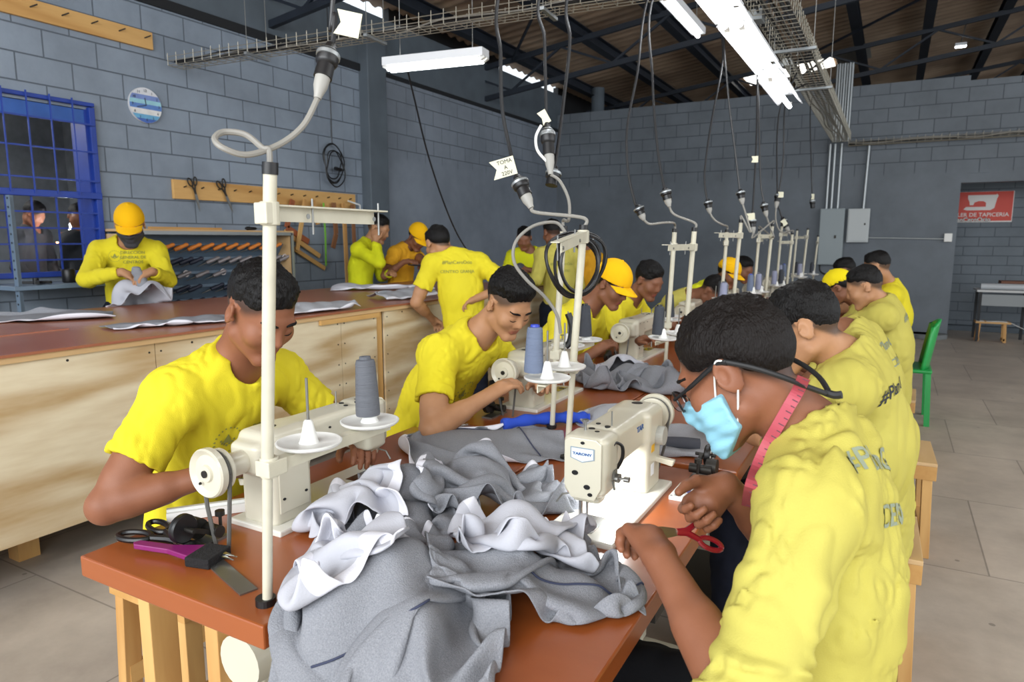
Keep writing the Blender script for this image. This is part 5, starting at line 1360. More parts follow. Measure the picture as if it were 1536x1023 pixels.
K = person('man in lemon-yellow cap between two bare-headed workers, stool side', (-.03, 5.62, .57), (-.16, 5.5, 1.0), (-.315, 5.38, 1.11), (-.80, .1, -.5), SHIRT_W, SK3, az=175,
           WL=(-.5, 5.6, .86), WR=(-.48, 5.9, .86), vox=.010, hair='crop', cap=CAPL, seed=67)
K = person('upright man in front of the green plastic chair', (.04, 6.28, .57), (.01, 6.25, 1.08), (-.10, 6.12, 1.235), (-.9, .1, -.3), SHIRT_Y, SK2, az=178,
           WL=(-.46, 6.3, .86), WR=(-.44, 6.6, .86), vox=.011, hair='short', seed=69)
K = person('farthest worker of the stool side, a patch of dark hair over the lemon cap', (-.05, 7.2, .57), (-.2, 7.05, 1.03), (-.37, 6.95, 1.16), (-.9, .0, -.4), SHIRT_Y, SK3, az=178,
           WL=(-.5, 7.2, .86), WR=(-.48, 7.5, .86), vox=.012, hair='short', seed=70)

# standing round the cutting counter
N0 = at(682, 384, 5.0)
K = person('standing man with back to us, short sleeves, hand at his hip', at(700, 498, 5.05), N0, at(657, 366, 5.0), (-.80, .42, -.48), SHIRT_Y, SK2, az=140, legs='stand', s=1.0,
           WL=at(648, 478, 5.15), WR=at(716, 447, 4.92), hintL=(-.2, -.6, -.5), hintR=(.8, .3, -.1), sleeve=(.62, 0), vox=.0075, hair='crop', seed=71, hem=-.05, hscale=1.08, fat=1.03)
cn = np.array(N0); bk = -K['F']
shirt_text(K, [('#PlanCeroOcio', .034, -.02), ('CENTRO GRANJA', .030, .045)], np.array(at(686, 398, 4.9)), K['side']*-1, (0, 0, 1), INK, depth=.4)
Pc = at(194, 462, 5.35)
KC = person('man in yellow cap and dark mask behind the counter, handling white cloth', Pc, at(192, 366, 5.15), at(195, 338, 5.02), (.70, -.55, -.55), SHIRT_Y, SK2, az=-34, legs='stand', s=1.06,
           WR=at(183, 408, 4.86), WL=at(228, 407, 4.86), hr=(.55, .3, -.3), hl=(-.2, -.75, -.3), hintL=(-.2, .6, -.5), hintR=(-.4, -.7, -.5), sleeve=(1, .93), vox=.0075, hair='crop', cap=CAPY, seed=73, hem=-.02, hscale=1.18)
shirt_text(KC, [(lambda s: seal(s), .04, 0)], at(174, 385, 4.9), (.48, .87, 0), (0, 0, 1), INK, depth=.5)
shirt_text(KC, [('DIRECCION', .03, -.03), ('GENERAL DE', .03, .005), ('CENTROS', .03, .04)], at(203, 386, 4.9), (.48, .87, 0), (0, 0, 1), INK, depth=.5)
K = person('man holding one hand up to his ear beside the pilaster', at(540, 440, 7.3), at(551, 366, 7.3), at(567, 344, 7.25), (.85, .25, -.40), SHIRT_N, SK2, az=18, legs='stand', s=1.05,
           WR=at(563, 362, 7.1), WL=at(585, 410, 7.25), hr=(-.1, .1, 1), hintR=(.6, -.3, -.8), sleeve=(1, .93), vox=.0085, hair='short', seed=75, hem=-.02, hscale=1.22)
K = person('man in orange-yellow shirt and cap looking down at a tool in his hands', at(600, 448, 7.7), at(608, 372, 7.65), at(626, 356, 7.55), (.70, -.15, -.62), SHIRT_O, SK3, az=5, legs='stand', s=1.05,
           WR=at(606, 393, 7.25), WL=at(646, 396, 7.35), hr=(.8, .2, .1), hl=(-.5, -.6, 0), sleeve=(.62, 0), vox=.0085, hair='crop', cap=CAPY, seed=77, hem=-.02, hscale=1.2, fat=1.04)
K = person('man with arms folded low, facing us at the far end of the counter', at(794, 452, 7.4), at(793, 377, 7.4), at(786, 358, 7.3), (.35, -.75, -.40), SHIRT_N, SK3, az=-50, legs='stand', s=1.0,
           WR=at(778, 402, 7.15), WL=at(796, 405, 7.15), hr=(.5, .3, 0), hl=(-.6, -.2, 0), sleeve=(1, .93), vox=.010, hair='short', seed=79, hem=-.02)
K = person('man with his back to us reaching across the far counter corner', at(836, 462, 6.6), at(836, 374, 6.6), at(828, 350, 6.6), (-.75, .55, -.3), SHIRT_W, SK3, az=150, legs='stand', s=1.03,
           WL=at(786, 420, 6.55), hintL=(-.1, -.6, -.8), sleeve=(1, .9), vox=.009, hair='short', seed=81, hem=-.02)
cn = np.array(at(842, 388, 6.5))
shirt_text(K, [('#PlanCeroOcio', .036, -.0), ('CENTRO', .03, .065)], cn+np.array((0, 0, -.05)), K['side']*-1, (0, 0, 1), INK, depth=.4)
K = person('man in deep yellow, mostly hidden behind the coiled black cable', at(888, 470, 8.0), at(886, 383, 8.0), at(874, 362, 8.0), (-.5, .3, -.7), SHIRT_O, SK3, az=160, legs='stand', s=.98,
           WR=at(908, 412, 7.9), hr=(.3, .5, 0), sleeve=(.62, 0), vox=.012, hair='crop', seed=83, hem=-.02)
DKC = mat('dark_overall', '#2b2d30', rough=.9)
person('welder in dark clothing bent over a bright spark beyond the bars', at(125, 430, 6.6), at(126, 350, 6.5), at(117, 326, 6.4), (-.5, .3, -.8), DKC, SK3, az=200, legs='stand', s=1.0, WL=at(104, 362, 6.6), WR=at(108, 366, 6.5), sleeve=(1, .95), vox=.013, hair='full', trousers=DKC, seed=91, ground=0)
person('dark figure standing in the welding room, left of the spark', at(50, 420, 6.7), at(48, 345, 6.7), at(50, 322, 6.6), (.6, .4, -.5), DKC, SK3, az=30, legs='stand', s=1.0, sleeve=(1, .95), vox=.014, hair='full', trousers=DKC, seed=93, ground=0)
t = thing('welding_spark', 'white-hot welding spark beyond the barred window', 'spark', at(107, 352, 6.6))
b = SDF(); b.ell((0, 0, 0), .05); 
for k in range(9): r_ = np.random.RandomState(k).normal(size=3); b.cap((0, 0, 0), r_/np.linalg.norm(r_)*.12, .014, .003, k=.015)
V, F = mesh_sdf(b, (-.16, -.16, -.16), (.16, .16, .16), .008); mesh_obj('glow', V, F, mat('arc_light', (1, 1, 1), emit=(.85, .9, 1), estr=160), t, True)
b = MB(); rr = random.Random(8)
for i in range(40):
    p = Vector((rr.gauss(0, .05), rr.gauss(.0, .10), -.05-abs(rr.gauss(0, .07)))); b.box(p, (.012, .012, .012))
setp(b.build('embers', mat('orange_ember', (1, .5, .15), emit=(1, .42, .10), estr=25), t), kind='stuff')
# ------------------------------------------------------------------ garments: sheets relaxed as cloth over the table and over their own bulk
GREYF = mat('grey_melange_cloth', '#929499', rough=.95, col2='#7b7d84', nscale=420, bump=.5, bscale=380, spec=.15)
GREYL = mat('light_grey_cloth', '#adafb4', rough=.95, col2='#989aa0', nscale=420, bump=.4, bscale=380, spec=.15)
LINING = mat('pale_lining_cloth', '#bebfc7', rough=.9, col2='#b2b3bb', nscale=6, bump=.2, bscale=300, spec=.15)
HEM = mat('white_hem_tape', '#dcdce4', rough=.85, bump=.2, bscale=300, spec=.2)
SEAM = mat('navy_seam_thread', '#343a52', rough=.8)
DGREY = mat('dark_grey_cloth', '#4d4f57', rough=.95, bump=.4, bscale=380)
BLUEC = mat('royal_blue_cloth', '#2348b8', rough=.85, bump=.3, bscale=300)
def smooth_noise(seed, nu, nv, n=6):
    r = np.random.RandomState(seed); u, v = np.meshgrid(np.linspace(0, 1, nu), np.linspace(0, 1, nv), indexing='ij'); s = 0
    for _ in range(n):
        a, b = r.uniform(-1, 1, 2)*r.uniform(4, 15); s = s+np.sin(a*u+b*v+r.uniform(0, 6.3))
    return s/math.sqrt(n)
def relax(X, rest, colliders, floor, steps=110, pin=None, g=.0011, self_r=.014, bend=.22, fric=.55):
    """position-based cloth: X (nu,nv,3) start, rest (nu,nv,3) unstretched sheet"""
    X = X.astype(np.float32); rest = rest.astype(np.float32); Vv = np.zeros_like(X); fam = []
    nu, nv = X.shape[:2]
    for du, dv, w in ((1, 0, 1.), (0, 1, 1.), (1, 1, .7), (1, -1, .7), (2, 0, bend), (0, 2, bend), (4, 0, bend*.5), (0, 4, bend*.5)):
        for o in range(2):
            if du:
                st = np.arange(nu-du); st = st[(st//du) % 2 == o]
            else: st = np.arange(nu)
            if dv > 0 and not du:
                sv = np.arange(nv-dv); sv = sv[(sv//dv) % 2 == o]
            elif dv > 0: sv = np.arange(nv-dv)
            elif dv < 0: sv = np.arange(-dv, nv)
            else: sv = np.arange(nv)
            if not len(st) or not len(sv): continue
            a = np.ix_(st, sv); b = np.ix_(st+du, sv+dv); L = np.linalg.norm(rest[a]-rest[b], axis=-1)
            fam.append((a, b, L, w, du, dv))
    gi, gj = np.meshgrid(np.arange(nu), np.arange(nv), indexing='ij'); gi = gi.ravel(); gj = gj.ravel()
    near = (np.abs(gi[:, None]-gi[None]) <= 2) & (np.abs(gj[:, None]-gj[None]) <= 2)
    for s in range(steps):
        Xp = X.copy(); X = X+Vv*.93; X[..., 2] -= g
        for it in range(5):
            for a, b, L, w, du, dv in fam:
                d = X[b]-X[a]; n = np.linalg.norm(d, axis=-1)+1e-9; e = (n-L)/n
                if w < .5: e = np.minimum(e, 0) if du+abs(dv) < 3 else np.minimum(e, 0)
                c = d*(e*w*.5)[..., None]; X[a] += c; X[b] -= c
            if pin is not None:
                m, tgt, k = pin; X = np.where(m[..., None], X+(tgt-X)*k, X)
            for c in colliders:
                if c[0] == 'ell':
                    q = (X-c[1])/c[2]; r = np.linalg.norm(q, axis=-1)+1e-9; i = r < 1
                    X = np.where(i[..., None], c[1]+q/r[..., None]*c[2], X)
            z = floor(X[..., 0], X[..., 1])+.004; X[..., 2] = np.maximum(X[..., 2], z)
        if self_r and s % 3 == 2 and s > 10:
            P = X.reshape(-1, 3); D2 = (P*P).sum(1); D2 = D2[:, None]+D2[None]-2*P@P.T
            h = (D2 < self_r*self_r) & ~near; ii, jj = np.nonzero(h)
            if len(ii):
                d = P[ii]-P[jj]; n = np.linalg.norm(d, axis=1)[:, None]+1e-6; mv = d/n*(self_r-n)*.25
                acc = np.zeros_like(P); np.add.at(acc, ii, mv); P = P+np.clip(acc, -.006, .006); X = P.reshape(nu, nv, 3)
        Vv = (X-Xp); on = X[..., 2] < floor(X[..., 0], X[..., 1])+.007; Vv[on] *= (1-fric)
    return X
def table_floor(x, y):
    return np.where((x > -1.53) & (x < -.36) & (y > .782), TZ, .02)
PILE = np.zeros((260, 420), np.float32)          # height of what already lies on the tables, 1 cm cells
def _cell(x, y): return np.clip(((x+1.9)/.01).astype(int), 0, 259), np.clip(((y-.3)/.01).astype(int), 0, 419)
def pile_floor(x, y):
    i, j = _cell(x, y); return np.maximum(table_floor(x, y), PILE[i, j])
def add_to_pile(X):
    P = X.reshape(-1, 3); i, j = _cell(P[:, 0], P[:, 1]); H = np.zeros_like(PILE); np.maximum.at(H, (i, j), P[:, 2])
    for _ in range(2):
        Q = H.copy()
        for di in (-1, 0, 1):
            for dj in (-1, 0, 1): Q = np.maximum(Q, np.roll(np.roll(H, di, 0), dj, 1))
        H = np.where(H > 0, H, Q)
    H[H > 0] += .004; np.maximum(PILE, H, out=PILE)
def counter_floor(x, y): return np.where((x < CX0+.02) & (x > CX1-.02), CZ+.006, .0)
def sheet_obj(name, X, top, under, hem=None, hem_rows=2, thick=.004, parent=None, loc=None, hem_mat=None, smooth=1, sides=()):
    nu, nv = X.shape[:2]; V = X.reshape(-1, 3)
    loc = V.mean(0) if loc is None else np.asarray(loc); loc[2] = V[:, 2].min()
    I = np.arange(nu*nv).reshape(nu, nv)
    F = np.stack([I[:-1, :-1], I[1:, :-1], I[1:, 1:], I[:-1, 1:]], -1).reshape(-1, 4)
    fm = np.zeros((nu-1, nv-1), int)
    for s in sides:
        if s == 'u0': fm[:hem_rows] = 2
        if s == 'u1': fm[-hem_rows:] = 2
        if s == 'v0': fm[:, :hem_rows] = 2
        if s == 'v1': fm[:, -hem_rows:] = 2
    o = mesh_obj(name, V-loc, F, top, parent, True, loc=loc if parent is None else None, mats=[top, under, hem_mat or HEM, under, HEM], fmat=fm.ravel())
    m = o.modifiers.new('thick', 'SOLIDIFY'); m.thickness = thick; m.offset = -1; m.material_offset = 1
    o.data.materials[3] = HEM
    s = o.modifiers.new('smooth', 'SUBSURF'); s.levels = smooth; s.render_levels = smooth
    return o, loc
def seam_line(o, X, path, loc, r=.0022):
    P = [Vector(X[i, j])-Vector(loc) for i, j in path]
    n = []
    for i, j in path:
        a = X[min(i+1, X.shape[0]-1), j]-X[max(i-1, 0), j]; b = X[i, min(j+1, X.shape[1]-1)]-X[i, max(j-1, 0)]
        n.append(Vector(np.cross(a, b)).normalized()*.0026)
    MB().tube(spline([p+q for p, q in zip(P, n)], 4), r, 6).build('seam', SEAM, o, True)
def crumple(name, label, c, size, rot_deg, comp, heap, seed, top, under, sides=(), nu=52, nv=44, steps=100, lift=.05, hem_rows=2, floor=None, seams=(), group=None, spread=.25, thick=.004, bend=.22, cat='garment'):
    """a sheet pushed together over its own bulk until it buckles into folds"""
    W, H = size; a = math.radians(rot_deg); ca, sa = math.cos(a), math.sin(a); floor = floor or pile_floor
    u, v = np.meshgrid(np.linspace(-.5, .5, nu), np.linspace(-.5, .5, nv), indexing='ij')
    rest = np.stack([u*W, v*H, 0*u], -1)
    n1 = smooth_noise(seed, nu, nv); n2 = smooth_noise(seed+1, nu, nv); n3 = smooth_noise(seed+2, nu, nv)
    x = u*W*comp[0]+.015*n2; y = v*H*comp[1]+.015*n3
    X = np.stack([c[0]+x*ca-y*sa, c[1]+x*sa+y*ca, c[2]+lift+.035*n1+0*u], -1)
    top_z = max([e[1][2]+e[2][2] for e in heap], default=c[2]); d = np.hypot(u*2, v*2); X[..., 2] += np.clip(1-d, 0, 1)*(top_z-c[2])
    cols = [('ell', A(e[1]), A(e[2])) for e in heap]
    edge = (np.abs(u) > .46) | (np.abs(v) > .46); tgt = X.copy(); tgt[..., 2] = c[2]+.012
    tgt2 = tgt.copy()
    pin = (edge, np.where(edge[..., None], tgt2, X).astype(np.float32), np.array([spread, spread, .0], np.float32))
    X = relax(X, rest, cols, floor, steps, pin, bend=bend)
    for _ in range(4):                                            # soften the sharpest points
        Y = np.pad(X, ((1, 1), (1, 1), (0, 0)), mode='edge'); X = .5*X+.125*(Y[:-2, 1:-1]+Y[2:, 1:-1]+Y[1:-1, :-2]+Y[1:-1, 2:])
    zf = floor(X[..., 0], X[..., 1]); zm = max(top_z, float(np.percentile(zf, 85)))+.012
    X[..., 2] = np.where(X[..., 2] > zm, zm+(X[..., 2]-zm)*.25, X[..., 2]); X[..., 2] = np.maximum(X[..., 2], zf+.004)
    if floor is pile_floor: add_to_pile(X)
    o, loc = sheet_obj(name, X, top, under, sides=sides, hem_rows=hem_rows, thick=thick)
    for s in seams: seam_line(o, X, s, loc)
    setp(o, label, cat, group)
    return o, X, loc
E_ = lambda c, r: ('ell', c, r)
def garment(*a, **k): return crumple('garment', *a, **k)
def flap_of(o, loc, name, label, made):
    fo, X2, l2 = made; fo.name = name; fo.parent = o; fo.location = Vector(l2)-Vector(loc); fo['label'] = label
    for k in ('category', 'group'):
        if k in fo: del fo[k]
# the big grey piece at the table corner, its pale inside turned out on one side
GP = 'garments on the sewing tables'
o, X, loc = garment('big crumpled grey garment with navy seam at the table corner nearest us', (-.735, .880, TZ), (1.02, .94), 18, (.38, .42),
        [E_((-.77, .92, TZ+.01), (.06, .05, .14)), E_((-.66, .86, TZ), (.06, .05, .10)), E_((-.75, .99, TZ), (.06, .04, .13)), E_((-.81, .83, TZ), (.05, .05, .10)), E_((-.69, .96, TZ), (.05, .05, .08))], 5, GREYF, GREYF, ('v1',), 66, 60, 110, seams=([(i, 34) for i in range(18, 60, 3)],), group=GP, bend=.12)
flap_of(o, loc, 'turned_out_lining', 'pale lining with white hem', garment('x', (-.855, .93, TZ), (.54, .50), 62, (.34, .40), [E_((-.845, .95, TZ+.03), (.045, .075, .11))], 9, LINING, LINING, ('u0', 'v1', 'v0'), 40, 34, 90, hem_rows=3))
# sewn piece beyond the first machine: white turned-up flap, grey behind
o, X, loc = garment('grey and white garment piece being sewn beside the first machine bed', (-1.02, 1.34, TZ), (.74, .66), 35, (.44, .47),
        [E_((-1.06, 1.36, TZ+.02), (.08, .07, .10)), E_((-.98, 1.25, TZ), (.07, .05, .07))], 14, GREYF, GREYF, ('u1', 'v0'), 54, 48, 100, group=GP, bend=.12)
flap_of(o, loc, 'turned_up_flap', 'white turned-up flap', garment('x', (-1.10, 1.22, TZ), (.46, .42), 30, (.46, .42), [E_((-1.10, 1.215, TZ+.02), (.055, .055, .075))], 19, LINING, LINING, ('u1', 'v1'), 34, 30, 80, hem_rows=3))
garment('dark grey garment with curved white hem, between the two nearest machines', (-.90, 1.50, TZ), (.84, .76), 40, (.44, .43),
        [E_((-.93, 1.52, TZ+.01), (.08, .07, .10)), E_((-.84, 1.38, TZ), (.07, .06, .07)), E_((-.98, 1.62, TZ), (.07, .07, .09))], 23, GREYF, GREYF, ('u0', 'v1'), 58, 52, 100, group=GP, hem_rows=2, bend=.12)
# the piece under the masked man's needle
o, X, loc = garment('grey trouser piece rolled at the edge under the hands of the masked man', (-.59, 1.125, TZ), (.66, .60), 38, (.58, .42),
        [E_((-.60, 1.12, TZ), (.13, .055, .07)), E_((-.50, 1.15, TZ), (.08, .05, .05))], 31, GREYF, GREYF, (), 54, 48, 100, group=GP, seams=([(i, 14) for i in range(8, 48, 3)],), bend=.14)
flap_of(o, loc, 'white_lining', 'white lining turned outward', garment('x', (-.655, 1.235, TZ), (.62, .56), 40, (.46, .45), [E_((-.67, 1.24, TZ+.03), (.075, .055, .11)), E_((-.58, 1.24, TZ+.02), (.07, .05, .07))], 37, LINING, LINING, ('v1',), 50, 46, 100, hem_rows=3, bend=.16))
garment('flat grey trousers lying across the table in front of the second machine', (-1.15, 1.90, TZ), (.60, .46), 40, (.90, .82),
        [E_((-1.17, 1.90, TZ), (.24, .15, .035)), E_((-1.05, 2.0, TZ), (.12, .10, .05))], 41, GREYF, HEM, ('u0',), 44, 38, 80, group=GP, seams=([(i, 28) for i in range(14, 42, 3)], [(34, j) for j in range(4, 36, 3)]))
garment('grey bundle with pale lining spread past the second machine', (-1.04, 3.10, TZ), (.98, .72), 20, (.52, .48),
        [E_((-1.08, 3.14, TZ), (.10, .07, .10)), E_((-.93, 3.12, TZ), (.09, .07, .11)), E_((-1.2, 3.05, TZ), (.08, .07, .06))], 47, GREYF, GREYF, (), 54, 46, 100, group=GP, seams=([(16, j) for j in range(3, 40, 3)],))
garment('light piece of pale lining heaped against the third handwheel', (-1.17, 3.28, TZ), (.40, .36), 20, (.66, .62), [E_((-1.16, 3.26, TZ+.01), (.11, .09, .11))], 49, LINING, GREYF, (), 36, 32, 80, group=GP)
garment('grey piece with pointed corner behind the arm of the machine with lit lamp', (-.88, 2.42, TZ), (.44, .34), 60, (.72, .66), [E_((-.88, 2.42, TZ), (.11, .11, .07))], 53, GREYL, LINING, (), 36, 30, 80, group=GP)
b = MB(); P = spline([(-1.20, 2.10, TZ+.022), (-1.12, 2.2, TZ+.03), (-1.02, 2.30, TZ+.028), (-.96, 2.34, TZ+.022)], 8)
b.tube(P, [.022+.004*math.sin(i*1.3) for i in range(len(P))], 12)
setp(b.build('blue_sleeve', BLUEC, None, True), 'royal blue cloth roll beside the foot of the twin poles', 'garment')
# folded piece with a dark rolled end
t = thing('folded_garment', 'light grey folded piece with dark rolled end near the table joint', 'garment', (-.58, 2.27, TZ))
V, F = mesh_sdf(SDF().box((0, 0, .012), (.085, .17, .011), R=rot('Z', 18), rad=.008).fn(lambda Q, d: d-.003*np.sin(Q[:, 0]*40+Q[:, 1]*25)), (-.2, -.25, -.01), (.2, .25, .05), .006); mesh_obj('folded_panel', V, F, GREYL, t, True)
b = MB(); b.tube(spline([(-.03, -.13, .034), (.03, -.12, .038), (.075, -.10, .034)], 6), .019, 12); b.build('rolled_end', DGREY, t, True)
# folded stacks on the counter
def flat_pile(label, c, size, rz, m, seed, thick=.035, under=None, sides=('v0',)):
    W, H = size; a = math.radians(rz); ca, sa = math.cos(a), math.sin(a)
    return crumple('folded_cloth', label, (c[0], c[1], CZ+.006), size, rz, (.95, .93), [E_((c[0]+k*W*.25*ca, c[1]+k*W*.25*sa, CZ), (min(W, H)*.45, min(W, H)*.45, thick*(1+.3*math.sin(seed+k)))) for k in (-1.3, -.4, .5, 1.3)], seed, m, under or LINING, sides, 40, 26, 60, lift=.02, floor=counter_floor, group='cloth on the cutting counter', spread=.5)
flat_pile('folded grey cloth lying at the far edge of the counter, under the window', (-4.30, 1.95), (1.1, .36), 62, GREYF, 61, .05)
flat_pile('long folded grey cloth lying along the counter front, behind the nearest young man', (-3.36, 2.28), (.62, .22), 66, GREYF, 63, .035)
flat_pile('folded light grey cloth on the counter front, just past the cream pole', (-3.22, 3.18), (.66, .30), 84, GREYL, 65, .05)
flat_pile('white and pale cloth spread on the counter before the two men at the wall', (-4.1, 4.95), (1.0, .34), 40, LINING, 67, .06)
flat_pile('rumpled grey and white cloth at the elbow of the standing man', (-3.33, 4.25), (.50, .34), 70, GREYL, 69, .07)
crumple('garment', 'white and grey garment held by the man in the dark mask', V3(at(208, 442, 4.85))[:2]+(CZ+.006,), (.62, .50), 60, (.68, .58), [E_((at(190, 440, 4.85)[0], at(190, 440, 4.85)[1], CZ+.04), (.09, .10, .14)), E_((at(228, 440, 4.85)[0], at(228, 440, 4.85)[1], CZ+.04), (.09, .10, .13))], 71, LINING, LINING, ('u0', 'v1'), 44, 38, 90, floor=counter_floor, group='cloth on the cutting counter')
b = SDF(); p0 = np.array(at(205, 407, 4.80)); b.cap(p0, p0+np.array((.02, .03, -.10)), .035, .05); w_ = waves(8, 8, .05); b.fn(lambda Q, d: d+.006*w_(Q))
V, F = mesh_sdf(b, p0-.15, p0+.15, .008); o = mesh_obj('grey_cloth', V-p0, F, GREYF, None, True, loc=p0); setp(o, 'grey bunched cloth gripped in the hands of the man in the dark mask', 'cloth')
# ------------------------------------------------------------------ things worn or held by the masked man
def masked_man(K):
    H, R, hs, base, body = K['H'], K['R'], K['hs'], K['base'], K['body']
    g = lambda *v: H+R@(np.array(v)*hs); L = lambda p: Vector(np.asarray(p)-base)
    f = SDF(); f.ell(g(0, .026, -.034), A(.069, .074, .080)*hs, R); f.cap(g(0, .088, .0), g(0, .103, -.026), .010*hs, .015*hs, k=.03); f.cap(g(-.01, .076, -.096), g(.01, .076, -.096), .020*hs, k=.03)
    for q in (-1, 1): f.cap(g(q*.054, .012, -.058), g(q*.02, .072, -.098), .021*hs, .017*hs, k=.02)
    w_ = waves(4, 6, .05)
    def shell(Q, d):
        q = (Q-H)@R/hs
        pl = .0013*np.sin(q[:, 2]*300)
        o = d-(.0095+pl+.0016*w_(Q))*hs; i = d-.003*hs
        e = o
        top = -.004-.30*np.maximum(0, np.abs(q[:, 0])-.015)
        e = smax(e, (q[:, 2]-top)*hs, .003); e = smax(e, (-.122+.62*np.maximum(0, .085-q[:, 1])-q[:, 2])*hs, .003); e = smax(e, (.020-q[:, 1])*hs, .003)
        return e
    f.fn(shell)
    V, F = mesh_sdf(f, H-.16*hs, H+.16*hs, .0032); V, F = keep_big(V, F, 300)
    mk = mesh_obj('face_mask', V-base, F, mat('light_blue_mask', '#8cc4d8', rough=.8, bump=.2, bscale=300), body, True); mk['label'] = 'light blue pleated face mask'
    for q in (-1, 1):
        b = MB(); b.tube([L(p) for p in spline([g(q*.066, .034, -.022), g(q*.077, .012, .010), g(q*.088, -.008, .030), g(q*.084, -.026, .016)], 6)], .0017, 6)
        b.tube([L(p) for p in spline([g(q*.060, .034, -.088), g(q*.072, .008, -.055), g(q*.084, -.014, -.026)], 6)], .0017, 6); b.build('ear_loop', WHITEP, mk, True)
    fr = MB()
    for q in (-1, 1):
        ring = [g(q*(.034+.026*math.cos(u)), .112-.012*abs(math.cos(u))*(1 if math.cos(u) > 0 else .2), .002+.019*math.sin(u)) for u in np.linspace(0, 2*PI, 24, endpoint=False)]
        fr.tube([L(p) for p in ring], .0022, 6, closed=True)
        fr.tube([L(p) for p in spline([g(q*.060, .104, .008), g(q*.074, .06, .014), g(q*.083, .0, .026), g(q*.086, -.022, .020)], 6)], [.003]*6+[.0042]*7+[.0048]*6, 8)
    fr.tube([L(g(-.010, .113, .006)), L(g(0, .116, .010)), L(g(.010, .113, .006))], .002, 6)
    gl = fr.build('glasses', BLACKP, body, True); gl['label'] = 'black glasses on a neck strap'
    GLS = mat('clear_lens', (.95, .97, 1), rough=.03, trans=1.)
    for q in (-1, 1):
        ring = [g(q*(.034+.025*math.cos(u)), .1115, .002+.018*math.sin(u)) for u in np.linspace(0, 2*PI, 20, endpoint=False)]
        V = [p-base for p in ring]+[p-base+R[:, 1]*.0015 for p in ring]; F = [tuple(range(19, -1, -1)), tuple(range(20, 40))]+[(i, (i+1) % 20, 20+(i+1) % 20, 20+i) for i in range(20)]
        mesh_obj('lens', V, F, GLS, gl)
    st = MB()
    for q in (-1, 1): st.tube([L(p) for p in spline([g(q*.086, -.018, .024), g(q*.080, -.052, -.006), g(q*.066, -.080, -.040), g(q*.045, -.098, -.070), g(q*.012, -.108, -.094)], 6)], .0046, 8)
    st.tube([L(p) for p in spline([g(0, -.106, -.094), g(0, -.116, -.104), g(.0, -.126, -.108)], 5)], .0065, 8)
    st.build('strap', RUBBER, gl, True)
    # red measuring tape round the neck: laid on what the eye meets along this line
    dg = bpy.context.evaluated_depsgraph_get()
    bv = BVHTree.FromPolygons([tuple(v.co) for v in body.data.vertices]+[], [tuple(p.vertices) for p in body.data.polygons])
    sv = BVHTree.FromPolygons((K['shirt_V']-base).tolist(), K['shirt_F'].tolist())
    C = Vector((0, 0, CAM_H))-Vector(base); pts = []
    for px, py in ((1206, 566), (1196, 588), (1182, 612), (1166, 640), (1150, 668), (1136, 700), (1126, 732), (1120, 760)):
        d = (Vector(at(px, py, 1.2))-Vector((0, 0, CAM_H))).normalized(); hit = None
        for t_ in (bv, sv):
            r = t_.ray_cast(C, d)
            if r[0] is not None and (hit is None or r[3] < hit[1]): hit = (r[0], r[3], r[1])
        pts.append((hit[0] if hit else C+d*1.15, d))
    Z = [p.length_squared for p, d in pts]; P = [p for p, d in pts]
    dist = [(p-C).length for p in P]; ds = np.convolve([dist[0]]+dist+[dist[-1]], [.25, .5, .25], 'valid'); ds = [min(a, b) for a, b in zip(ds, dist)]
    P = [C+d*(q-.006) for q, (p, d) in zip(ds, pts)]
    S_ = spline(P, 6); w = .0095; V = []; F = []; n = len(S_)
    for i, p in enumerate(S_):
        tg = (S_[min(i+1, n-1)]-S_[max(i-1, 0)]).normalized(); vw = (C-p).normalized(); s = tg.cross(vw).normalized()
        for a, lift in ((-w, 0), (w, 0), (w, .0016), (-w, .0016)): V.append(p+s*a+vw*lift)
    for i in range(n-1):
        for k in range(4): F.append((i*4+k, i*4+(k+1) % 4, (i+1)*4+(k+1) % 4, (i+1)*4+k))
    bl = Vector(base)
    o = mesh_obj('measuring_tape', [v+bl-Vector(H) for v in V], F, mat('dusty_red_tape', '#b04a58', rough=.6), None, loc=H)
    setp(o, 'dusty red measuring tape slung round the neck of the masked man', 'tape')
    tk = MB()
    for i in range(1, n-1, 2):
        tg = (S_[i+1]-S_[i-1]).normalized(); p = S_[i]; vw = (C-p).normalized(); s = tg.cross(vw).normalized(); q = p+bl-Vector(H)+vw*.0021
        tk.beam(q-s*w*.9, q+s*w*(.1 if i % 4 == 1 else -.2), .0016, .0006, up=vw)
    tk.build('tape_marks', mat('tape_ink', '#4a1e2c', rough=.6), o)
masked_man(KR)
# scissors in his hand
p0 = Vector(at(1017, 798, 1.345)); tip = Vector(at(962, 800, 1.325))
scissors('scissors', 'red-handled steel scissors in the hand of the masked man', p0, tip-p0, Vector((0, 0, CAM_H))-p0+Vector((0, 0, .25)), .19, mat('red_handle', '#8e1a26', rough=.25, coat=.4), opening=14, thick=1.35, bm=mat('old_blade_steel', '#9a8f78', rough=.3, metal=.9))
# dark mask on the man behind the counter
def dark_mask(K):
    H, R, hs, base = K['H'], K['R'], K['hs'], K['base']; f = SDF(); head_ops(f, H, R, hs)
    def shell(Q, d):
        q = (Q-H)@R/hs; e = d-.007*hs
        e = smax(e, (q[:, 2]+.012)*hs, .003); e = smax(e, (-.118-q[:, 2])*hs, .004); return smax(e, (.015-q[:, 1])*hs, .003)
    f.fn(shell); V, F = mesh_sdf(f, H-.17*hs, H+.17*hs, .006); V, F = keep_big(V, F, 60)
    mesh_obj('face_mask', V-base, F, mat('charcoal_mask', '#3b3a3f', rough=.85), K['body'], True)['label'] = 'charcoal cloth mask'
dark_mask(KC)
